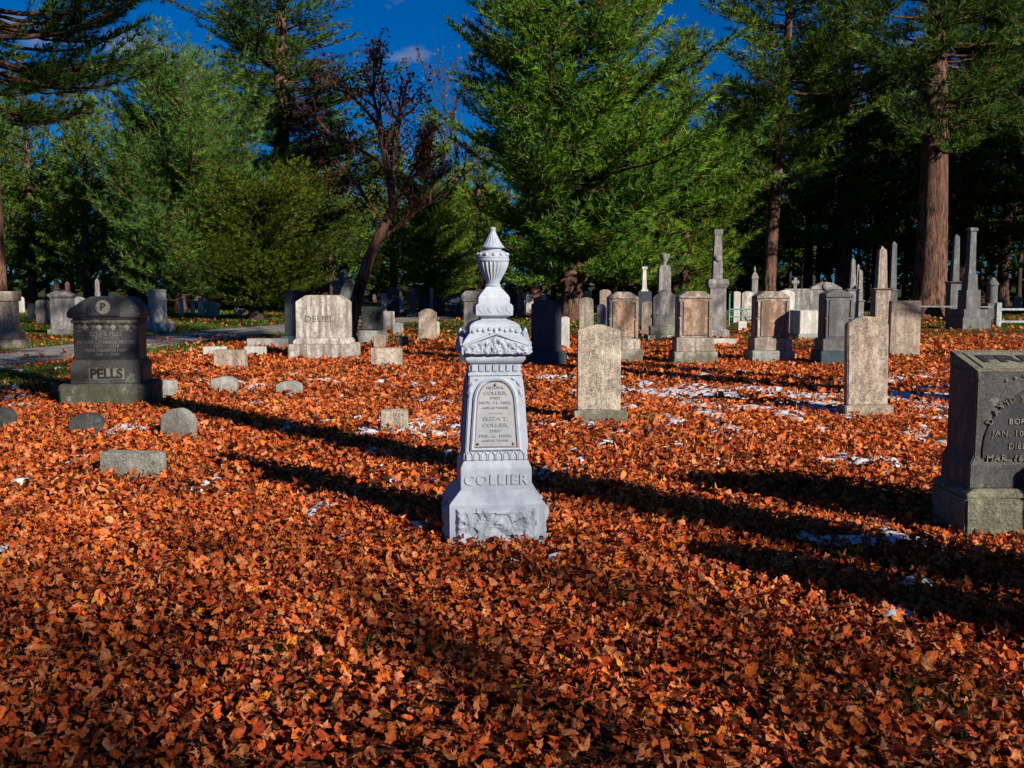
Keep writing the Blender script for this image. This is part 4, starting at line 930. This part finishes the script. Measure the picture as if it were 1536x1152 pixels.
# the nearest leaves lie on top, each its own piece of the ground
LM = []
for k in range(24):
    tv, tf = TPL[k % len(TPL)]; col = PAL[rs.choice(len(PAL), p=PALW)] * rs.uniform(.8, 1.2)
    LM.append(npmesh('leaf', tv * .040, tf, M['litter'], np.repeat(col[None], len(tv), 0) * rs.uniform(.85, 1.15, (len(tv), 1))))
X = []; Y = []
while len(X) < 300:
    y = 3.15 + 1.6 * rs.rand() ** 1.6; x = (rs.rand() * 2 - 1) * .51 * y
    if all((x - a) ** 2 + (y - c_) ** 2 > .085 ** 2 for a, c_ in zip(X, Y)): X.append(x); Y.append(y)
for i, (x, y) in enumerate(zip(X, Y)):
    o = bpy.data.objects.new('leaf', LM[i % 24]); s = rs.uniform(.75, 1.2); o.location = (x, y, .062 + rs.uniform(0, .015)); o.scale = (s, s, s)
    o.rotation_euler = (rs.normal(0, .4) + (math.pi if rs.rand() < .4 else 0), rs.normal(0, .4), rs.uniform(0, 6.28)); link(o, ground)

# ------------------------------------------------------------------ grass
def blades(X, Y, h, w):
    n = len(X); a = rs.rand(n) * 6.283; L = h * rs.uniform(.6, 1.3, n); ln = rs.normal(0, .35, (n, 2)) * L[:, None]
    dx, dy = np.cos(a) * w / 2, np.sin(a) * w / 2
    V = np.zeros((n, 3, 3)); V[:, 0] = np.stack([X - dx, Y - dy, np.zeros(n)], 1); V[:, 1] = np.stack([X + dx, Y + dy, np.zeros(n)], 1); V[:, 2] = np.stack([X + ln[:, 0], Y + ln[:, 1], L], 1)
    c = np.array([(.055, .11, .02)]) * rs.uniform(.6, 1.5, (n, 1)) + np.array([(.07, .05, .0)]) * rs.rand(n, 1) ** 2
    return V.reshape(-1, 3), np.arange(n * 3).reshape(-1, 3), np.repeat(c, 3, 0)
gv, gf, gc, nb = [], [], [], 0
for y0, y1, dens, h, w in ((12.5, 22, 330, .06, .016), (22, 34, 130, .07, .028), (34, 58, 45, .08, .05)):
    X, Y = scatter(y0, y1, dens); lc = leafcover(X, Y); k_ = (rs.rand(len(X)) > lc * 1.5) & (pathdist(X, Y) > .02) & ~inside_any(X, Y, .02)
    v, f, c = blades(X[k_], Y[k_], h, w); gv.append(v); gf.append(f + nb); gc.append(c); nb += len(v)
for px, py, r, n in ((525, 972, .10, 120), (505, 1000, .06, 50), (640, 985, .05, 40), (1370, 1040, .16, 150), (1440, 1050, .12, 80), (985, 627, .15, 160), (430, 975, .05, 40), (1240, 1080, .08, 50), (975, 540, .25, 160), (510, 560, .3, 120), (750, 960, .05, 30), (1180, 1000, .05, 30)):
    x, y = gp(px, py); X = x + rs.normal(0, r, n); Y = y + rs.normal(0, r, n); v, f, c = blades(X, Y, .085, .005 if y < 8 else .014); gv.append(v); gf.append(f + nb); gc.append(c); nb += len(v)
gm_ = npmesh('grass', np.concatenate(gv), np.concatenate(gf), M['blade'], np.concatenate(gc)); print('grass tris', len(gm_.polygons))
go = link(bpy.data.objects.new('grass', gm_)); tag(go, 'short green grass of the cemetery lawn', 'grass', None, 'stuff')

# ------------------------------------------------------------------ trees
def tufts(Pt, Dr, L, w, nb_, rs_, palette, spread=.75, up=.25):
    n = len(Pt); P = np.repeat(Pt, nb_, 0); D = np.repeat(Dr, nb_, 0)
    d = D + rs_.normal(0, spread * .6, P.shape); d[:, 2] += up * .5; d /= np.linalg.norm(d, axis=1)[:, None] + 1e-9
    LL = L * rs_.uniform(.6, 1.15, len(P)); r = rs_.normal(0, 1, P.shape); s = np.cross(d, r); s /= np.linalg.norm(s, axis=1)[:, None] + 1e-9
    V = np.zeros((len(P), 3, 3)); V[:, 0] = P - s * w / 2; V[:, 1] = P + s * w / 2; V[:, 2] = P + d * LL[:, None]
    c = palette[rs_.randint(0, len(palette), n)] * rs_.uniform(.7, 1.25, (n, 1)); c = np.repeat(c, nb_, 0)
    return V.reshape(-1, 3), np.arange(len(P) * 3).reshape(-1, 3), np.repeat(c, 3, 0)
PINEPAL = np.array([(.066, .125, .018), (.082, .142, .018), (.050, .102, .020), (.112, .165, .022), (.050, .105, .030)])
def pine(seed, H, cb, Rad, trad, whorl=.55, per=6, twig=.30, tstep=.20, L=.36, w=.032, nb_=10, shape='cone', bend=.25, dens=1.0, rise=.15, bare=.28, lean=(0, 0), mat='needles', bark='pinebark', cut=None, sidebias=None, extra=(), pw=.75):
    rs_ = np.random.RandomState(seed); T = Tubes(); B = Tubes(); Pt, Dr = [], []
    zs = np.linspace(0, 1, 15); ph = rs_.rand(2) * 6.28
    axx = lean[0] * zs * H + bend * np.sin(zs * 4 + ph[0]) * zs; ayy = lean[1] * zs * H + bend * np.sin(zs * 5 + ph[1]) * zs
    rr = trad * (1 - zs) ** .8 + .03; rr[0] *= 1.45; zz = zs * H; zz[0] = -.2
    if len(zz) > 2: rr[1] *= 1.02
    fine = np.linspace(0, 1, 40); ax_ = np.interp(fine, zs, axx); ay_ = np.interp(fine, zs, ayy); rz = np.interp(fine, zs, rr); zz2 = np.interp(fine, zs, zz)
    flare = 1 + .45 * np.exp(-zz2 / .5); T.add(np.stack([ax_, ay_, zz2], 1), np.interp(fine, zs, trad * (1 - zs) ** .8 + .03) * flare, 14)
    z = cb; todo = list(extra)
    while z < H - .3:
        tt = (z - cb) / (H - cb); bare0 = bare
        if shape == 'cone': pr = (1 - tt) ** pw * min(1, .55 + tt * 3.5)
        elif shape == 'round': pr = math.sqrt(max(0, 1 - (2 * tt - .75) ** 2 / 1.65)) if tt > 0 else .6
        else: pr = (1 - tt ** 2.2) * min(1, .5 + tt * 2) * (.65 + .5 * abs(math.sin(z * 1.3 + seed)))
        for k in range(per):
            if rs_.rand() > dens: continue
            a = rs_.rand() * 6.283; Lb = Rad * pr * rs_.uniform(.55, 1.12)
            Lb *= .62 + .76 * float(vnoise(np.array([a * 1.15 + seed * 3.3]), np.array([z * .55 + seed]))[0])
            if sidebias is not None: Lb *= 1 + sidebias[0] * math.cos(a - sidebias[1])
            if Lb < .25: Lb = .25
            el = rise + .55 * tt + rs_.normal(0, .10); zb = z + rs_.uniform(-.3, .3) * whorl; bare = bare0
            if todo: zb, a, Lb, el, bare = todo.pop()
            f = min(1, max(0, zb / H)); o = np.array([np.interp(f, zs, axx), np.interp(f, zs, ayy), zb])
            n = 6; s = np.linspace(0, 1, n); az = a + np.cumsum(rs_.normal(0, .09, n)); hor = np.cumsum(np.full(n, Lb / (n - 1))); hor -= hor[0]
            sag = -.13 * Lb * np.sin(s * math.pi) * (1 - tt) + .10 * Lb * s ** 3
            P = np.stack([o[0] + np.cos(az) * hor * math.cos(el), o[1] + np.sin(az) * hor * math.cos(el), o[2] + hor * math.sin(el) + sag], 1)
            B.add(P, np.linspace(max(.022, .012 * Lb + .012), .008, n), 4)
            m = max(2, int(Lb * (1 - bare) / twig)); ss = bare + (1 - bare) * (np.arange(m) + rs_.rand(m) * .8) / m
            bx = np.stack([np.interp(ss, s, P[:, i]) for i in range(3)], 1)
            dv = (P[-1] - P[1]); dv /= np.linalg.norm(dv) + 1e-9; sd_ = np.array([-dv[1], dv[0], 0]); sd_ /= np.linalg.norm(sd_) + 1e-9
            for side in (-1, 1):
                Lt = (.32 * Lb * (1 - ss) + .40) * rs_.uniform(.6, 1.2, m); Lt = np.minimum(Lt, 1.6)
                D = dv[None] * rs_.uniform(.5, .9, (m, 1)) + side * sd_[None] * rs_.uniform(.5, .95, (m, 1)); D[:, 2] += rs_.uniform(-.05, .45, m)
                D /= np.linalg.norm(D, axis=1)[:, None]
                for q in range(m):
                    nt_ = max(2, int(Lt[q] / tstep)); u = (np.arange(nt_) + .6) / nt_ * Lt[q]
                    Pt.append(bx[q] + D[q] * u[:, None] + rs_.normal(0, .03, (nt_, 3))); Dr.append(np.repeat(D[q][None], nt_, 0))
            Pt.append(P[-1:]); Dr.append(dv[None])
        bare = bare0; z += whorl * rs_.uniform(.75, 1.25)
    Pt = np.concatenate(Pt); Dr = np.concatenate(Dr)
    pal = PINEPAL.copy()
    v, f, c = tufts(Pt, Dr, L, w, nb_, rs_, pal)
    br = rs_.rand(len(Pt)) < .02; cc = c.reshape(len(Pt), nb_ * 3, 3); cc[br] = np.array([.16, .075, .03]); c = cc.reshape(-1, 3)
    return {'trunk': T.mesh('trunk', M[bark]), 'limbs': B.mesh('limbs', M[bark]), 'crown': npmesh('crown', v, f, M[mat], c)}
def place(parts, name, label, X, Y, rz=0, s=1.0, group=None, sz=None, foot=.4):
    o = empty(name, (X, Y, 0), rz); o.scale = (s, s, sz or s)
    for k, me in parts.items(): link(bpy.data.objects.new(k, me), o)
    if foot: FOOT.append((X, Y, foot, foot, 0))
    return tag(o, label, 'tree', group)
def at(px, d): return (px - 768) / F * d, d
def ntri(p): return sum(len(m.polygons) for m in p.values())

P_center = pine(1, 23.5, 2.0, 7.7, .42, pw=.58, w=.042, whorl=.60, per=11, twig=.27, bare=.2, rise=.12, lean=(-.010, 0), mat='needles_center')
P_blue = pine(2, 12.5, .8, 6.0, .26, whorl=.52, per=8, bare=.15, rise=.35, shape='round', mat='needles_blue')
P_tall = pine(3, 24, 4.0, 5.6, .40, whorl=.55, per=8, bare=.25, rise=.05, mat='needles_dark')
P_bright = pine(4, 15, 1.2, 5.2, .28, whorl=.48, per=7, bare=.15, rise=.12, mat='needles_bright')
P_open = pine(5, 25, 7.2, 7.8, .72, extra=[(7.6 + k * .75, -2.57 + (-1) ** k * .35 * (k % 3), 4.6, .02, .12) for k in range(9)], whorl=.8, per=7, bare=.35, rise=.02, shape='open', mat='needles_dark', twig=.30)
P_lean = pine(6, 22, 6.2, 5.2, .32, whorl=.6, per=7, bare=.25, rise=.08, shape='open', mat='needles', lean=(.035, 0))
P_yew = pine(8, 6.6, .7, 4.0, .22, whorl=.30, per=9, bare=.1, rise=.35, shape='round', L=.24, w=.034, tstep=.2, nb_=8, mat='needles_yellow', bark='darkbark')
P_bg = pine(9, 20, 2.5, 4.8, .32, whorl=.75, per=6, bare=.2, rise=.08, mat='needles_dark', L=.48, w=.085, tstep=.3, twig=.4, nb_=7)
P_bg2 = pine(10, 17, 1.5, 5.0, .32, whorl=.7, per=6, bare=.2, rise=.15, mat='needles', L=.48, w=.085, tstep=.3, twig=.4, nb_=7)
for nme, p in (('center', P_center), ('blue', P_blue), ('tall', P_tall), ('bright', P_bright), ('open', P_open), ('lean', P_lean), ('yew', P_yew), ('bg', P_bg), ('bg2', P_bg2)): print(nme, ntri(p))

place(P_center, 'pine_tree', 'large full green pine in the middle, its trunk right of the dark slab', *gp(858, 478))
place(P_blue, 'pine_tree', 'blue-green rounded pine left of centre behind the yellowish yew', *at(272, 54), s=1.0)
place(P_tall, 'pine_tree', 'tall dark pine rising out of the picture above the blue-green pine', *at(432, 62), s=1.55, sz=1.12)
place(P_yew, 'yew_tree', 'dense yellow-green yew with dark skirts behind the DEUEL monument', *at(385, 43), s=1.08, sz=.80)
place(P_bright, 'pine_tree', 'bright green young pine behind the red-leaved tree', *at(648, 56), s=.72)
place(P_bright, 'pine_tree', 'bright green pine right of the large middle pine', *at(1025, 50), 2.0, s=.92)
place(P_lean, 'pine_tree', 'pine with a slim leaning reddish trunk right of the tapered column', *at(1150, 50))
place(P_open, 'pine_tree', 'huge old pine with a thick bare trunk at right', *at(1392, 46), 1.0)
P_left = pine(12, 22, 6.4, 4.8, .42, whorl=.6, per=7, bare=.25, rise=.05, shape='open', mat='needles_dark', sidebias=(.35, 0), extra=[(8.5, .02, 5.9, -.03, .45), (8.8, -.12, 5.4, .02, .5), (8.2, .25, 4.6, .0, .4)])
place(P_left, 'pine_tree', 'pine whose trunk stands on the left edge with boughs across the corner', *at(-8, 33))
place(P_bg, 'pine_tree', 'conical dark pine at far left between the trunks', *at(52, 68), 1.0, s=.84)
place(P_bg2, 'pine_tree', 'lower green pine at left behind the reddish obelisks', *at(135, 62), 1.0, s=.78)
place(P_bg2, 'pine_tree', 'pine with rounded top between the middle pine and the leaning trunk', *at(1085, 66), 2.0, s=.88)
place(P_tall, 'pine_tree', 'dark pine standing behind the huge old trunk on the right', *at(1440, 58), 2.5, s=1.1)
place(P_tall, 'pine_tree', 'dark pine filling the upper right corner', *at(1590, 50), 4.5, s=1.1)
place(P_tall, 'pine_tree', 'dark pine between the leaning trunk and the huge trunk', *at(1260, 64), 1.5, s=1.12)
for i, (px, d, v, s) in enumerate(((-120, 70, 0, 1), (-40, 84, 1, 1), (110, 88, 0, .9), (200, 80, 1, .8), (300, 92, 0, .9), (360, 78, 1, .75), (470, 88, 1, .8), (560, 84, 1, .72), (640, 92, 0, .72), (720, 80, 1, .8), (800, 92, 0, 1), (900, 78, 1, 1), (980, 88, 0, .9), (1060, 95, 1, .9),
                                        (1150, 92, 0, .9), (1700, 78, 0, 1), (-220, 90, 1, 1.1), (1830, 86, 1, 1), (215, 72, 1, .85), (330, 70, 0, .75), (1210, 76, 0, 1), (1330, 72, 1, 1.05), (1500, 70, 0, 1.15), (10, 76, 1, .95), (590, 76, 1, .78), (500, 72, 0, .72), (1120, 74, 1, .95), (960, 74, 1, .9))):
    place(P_bg if v == 0 else P_bg2, 'pine_tree', 'pine in the dense dark wood far behind the graves', *at(px, d), rz=i * 1.7, s=s, group='pines of the far wood', foot=0)

# bare and red-leaved broadleaf trees
def broadleaf(seed, H, trad, path, levels=4, spread=.6, leafn=0, leafcol=((.09, .02, .02), (.14, .03, .02)), leafs=.1, kids=(4, 5, 4), start=.35, bark='greybark', lenf=.62, up=.15, minr=.006):
    rs_ = np.random.RandomState(seed); T = Tubes(); B = Tubes(); Pth = np.array(path, float); tips = []
    T.add(Pth, np.linspace(trad, trad * .35, len(Pth)) * (1 + .5 * np.exp(-np.clip(Pth[:, 2], 0, 99) / .35)), 12)
    def grow(o, d, L, r, lev):
        n = 6; P = [o]; dd = d.copy()
        for i in range(n - 1):
            dd = dd + rs_.normal(0, .14, 3) + np.array([0, 0, up * .25]); dd /= np.linalg.norm(dd); P.append(P[-1] + dd * L / (n - 1))
        P = np.array(P); B.add(P, np.linspace(r, max(minr * .6, r * .35), n), 6 if lev < 2 else 4)
        if lev >= levels - 1: tips.append((P, dd)); return
        for k in range(kids[min(lev, len(kids) - 1)] + rs_.randint(0, 2)):
            f = rs_.uniform(.3, 1); i = int(f * (n - 1)); q = P[i]; nd = (P[min(i + 1, n - 1)] - P[max(i - 1, 0)]); nd /= np.linalg.norm(nd)
            nd = nd + rs_.normal(0, spread, 3); nd /= np.linalg.norm(nd); grow(q, nd, L * lenf * rs_.uniform(.7, 1.15), max(minr, r * .52), lev + 1)
    n0 = kids[0] + 2
    for k in range(n0):
        f = start + (1 - start) * (k + .5) / n0; idx = f * (len(Pth) - 1); i = int(idx); q = Pth[i] + (Pth[min(i + 1, len(Pth) - 1)] - Pth[i]) * (idx - i)
        nd = Pth[min(i + 1, len(Pth) - 1)] - Pth[max(i - 1, 0)]; nd /= np.linalg.norm(nd); a = k * 2.4 + rs_.rand(); nd = nd + np.array([math.cos(a), math.sin(a), .15]) * rs_.uniform(.6, 1.1); nd /= np.linalg.norm(nd)
        grow(q, nd, H * .36 * rs_.uniform(.8, 1.15) * (1.15 - .4 * f), trad * .28, 1)
    out = {'trunk': T.mesh('trunk', M[bark]), 'branches': B.mesh('branches', M[bark])}
    if leafn:
        per = max(1, leafn // len(tips)); Pt = []
        for P, d in tips:
            s = rs_.randint(1, len(P), per); Pt.append(P[s] + rs_.normal(0, .08, (per, 3)))
        Pt = np.concatenate(Pt); n = len(Pt); a = rs_.normal(0, 1, (n, 3)); a[:, 2] = -abs(a[:, 2]) - .3; a /= np.linalg.norm(a, axis=1)[:, None]
        s = np.cross(a, rs_.normal(0, 1, (n, 3))); s /= np.linalg.norm(s, axis=1)[:, None]; L = leafs * rs_.uniform(.7, 1.3, (n, 1))
        V = np.stack([Pt, Pt + a * L * .5 + s * L * .3, Pt + a * L, Pt + a * L * .5 - s * L * .3], 1); c = np.array(leafcol)[rs_.randint(0, len(leafcol), n)] * rs_.uniform(.7, 1.3, (n, 1))
        out['crown'] = npmesh('crown', V.reshape(-1, 3), np.arange(n * 4).reshape(-1, 4), M['redleaf'], np.repeat(c, 4, 0), 4)
    return out
tx, ty = gp(524, 523); sc = ty / F
def tp(px, py, dy=0): return ((px - 768) / F * (ty + dy) - tx, dy, zat(ty + dy, py))
P_dog = broadleaf(21, 5.6, .17, [(0, 0, -.15), tp(523, 500), tp(530, 470), tp(541, 430), tp(555, 388), tp(572, 350), tp(592, 312), tp(588, 270), tp(581, 235), tp(575, 200), tp(572, 168)], levels=4, spread=.60, leafn=3600, leafs=.085,
                  leafcol=((.045, .014, .013), (.06, .018, .015), (.085, .024, .018), (.035, .013, .012), (.05, .02, .016), (.055, .016, .014), (.26, .045, .03)), kids=(6, 5, 5), start=.42, bark='pinebark', minr=.004)
place(P_dog, 'red_leaved_tree', 'small leaning tree with dark red leaves beside the DEUEL monument', tx, ty, foot=.25)
zz_ = lambda s_, hh: [(math.sin(k * .9 + s_) * .18 * k / 4, math.cos(k * 1.1 + s_) * .18 * k / 4, -.15 + hh * k / 8) for k in range(9)]
BT = [broadleaf(30 + k, 15 + k, .16 + .03 * k, zz_(k, 14 + k), levels=4, spread=.42, leafn=900, leafs=.24, leafcol=((.16, .07, .02), (.20, .10, .03), (.10, .05, .02)), kids=(7, 4, 4), start=.30, bark='darkbark', up=.5, minr=.012) for k in range(3)]
print('dog', ntri(P_dog), 'bare', [ntri(p) for p in BT])
br_ = random.Random(5)
spots = [(1180 + i * 17 + br_.uniform(-7, 7), 62 + br_.uniform(0, 34)) for i in range(30)] + [(x, 80 + br_.uniform(0, 14)) for x in (20, 75, 160, 235, 330, 430, 520, 600, 690, 760, 830, 930, 1010, 1100)]
for i, (px, d) in enumerate(spots):
    right = px > 1170
    place(BT[i % 3], 'bare_tree', 'bare thin tree in the dark wood on the right' if right else 'bare thin tree trunk in the far wood behind the pines', *at(px, d), rz=i * 2.1, s=br_.uniform(.75, 1.1), group='bare trees of the right wood' if right else 'bare trees of the far wood', foot=0)
# trees standing outside the frame: some known by their shadows, others added for shade
P_shade = pine(15, 24, 9.8, 5.2, .37, whorl=.9, per=6, bare=.3, rise=.05, shape='open', mat='needles_dark', bend=.1, twig=.4, tstep=.3, L=.5, w=.07, nb_=6)
place(P_shade, 'pine_tree', 'pine outside the right edge, its trunk shadow crossing behind COLLIER', 7.5, -.2, 0)
place(P_shade, 'pine_tree', 'tall pine outside the right edge, its crown shading the lawn at far left', 9.9, 8.6, 1.0, s=1.0, sz=1.25)  # invented tree, put in to darken the left lawn
place(BT[2], 'bare_tree', 'bare tree outside the right edge throwing the farther shadow strip', 14.0, 6.0, 1.0, s=1.3)
place(BT[1], 'bare_tree', 'bare tree outside the frame at far right by the fence', 21.0, 9.0, 2.0, s=1.4)

for i, (hx, hy, s_) in enumerate(((-2.0, -.1, 1.0), (1.2, -.8, 1.0), (4.2, -1.0, 1.0), (-11.0, 9.8, 1.1))):  # unseen trees invented to darken the foreground and the left
    hh = 15.5 * s_
    place(BT[i % 3], 'bare_tree', 'bare tree behind the viewer, its twigs dimming the nearest leaves', hx + 1.334 * hh, hy - 1.438 * hh, rz=i * 1.3, s=s_, group='bare trees behind the viewer', foot=0)
for i, (x, y) in enumerate(((34, 44), (40, 46), (43, 36), (47, 41), (45, 52), (37, 54))):  # unseen pines added to darken the right wood
    place(P_tall, 'pine_tree', 'tall pine outside the right edge, shading the wood on the right', x, y, rz=i * 1.1, s=1.15, sz=1.05, group='pines beyond the right edge', foot=0)
# ------------------------------------------------------------------ the far wood that closes the view
rs_ = np.random.RandomState(77); n = 9000
ang = rs_.uniform(-1.05, 1.05, n); dd = rs_.uniform(98, 116, n); X = dd * np.sin(ang); Y = dd * np.cos(ang)
top = 7 + 7 * fbm(ang * 9 + 3, dd * .05) ; Z = top * rs_.rand(n) ** .8
Pt = np.stack([X, Y, Z], 1); Dr = rs_.normal(0, 1, (n, 3)); Dr[:, 2] *= .4; Dr /= np.linalg.norm(Dr, axis=1)[:, None]
v, f, c = tufts(Pt, Dr, 1.5, .42, 9, rs_, np.array([(.030, .045, .018), (.045, .05, .02), (.06, .045, .02), (.025, .035, .016)]))
fw = link(bpy.data.objects.new('far_wood', npmesh('far_wood', v, f, M['needles'], c))); tag(fw, 'dim mass of brush and trees closing the view far behind', 'woods', None, 'stuff')
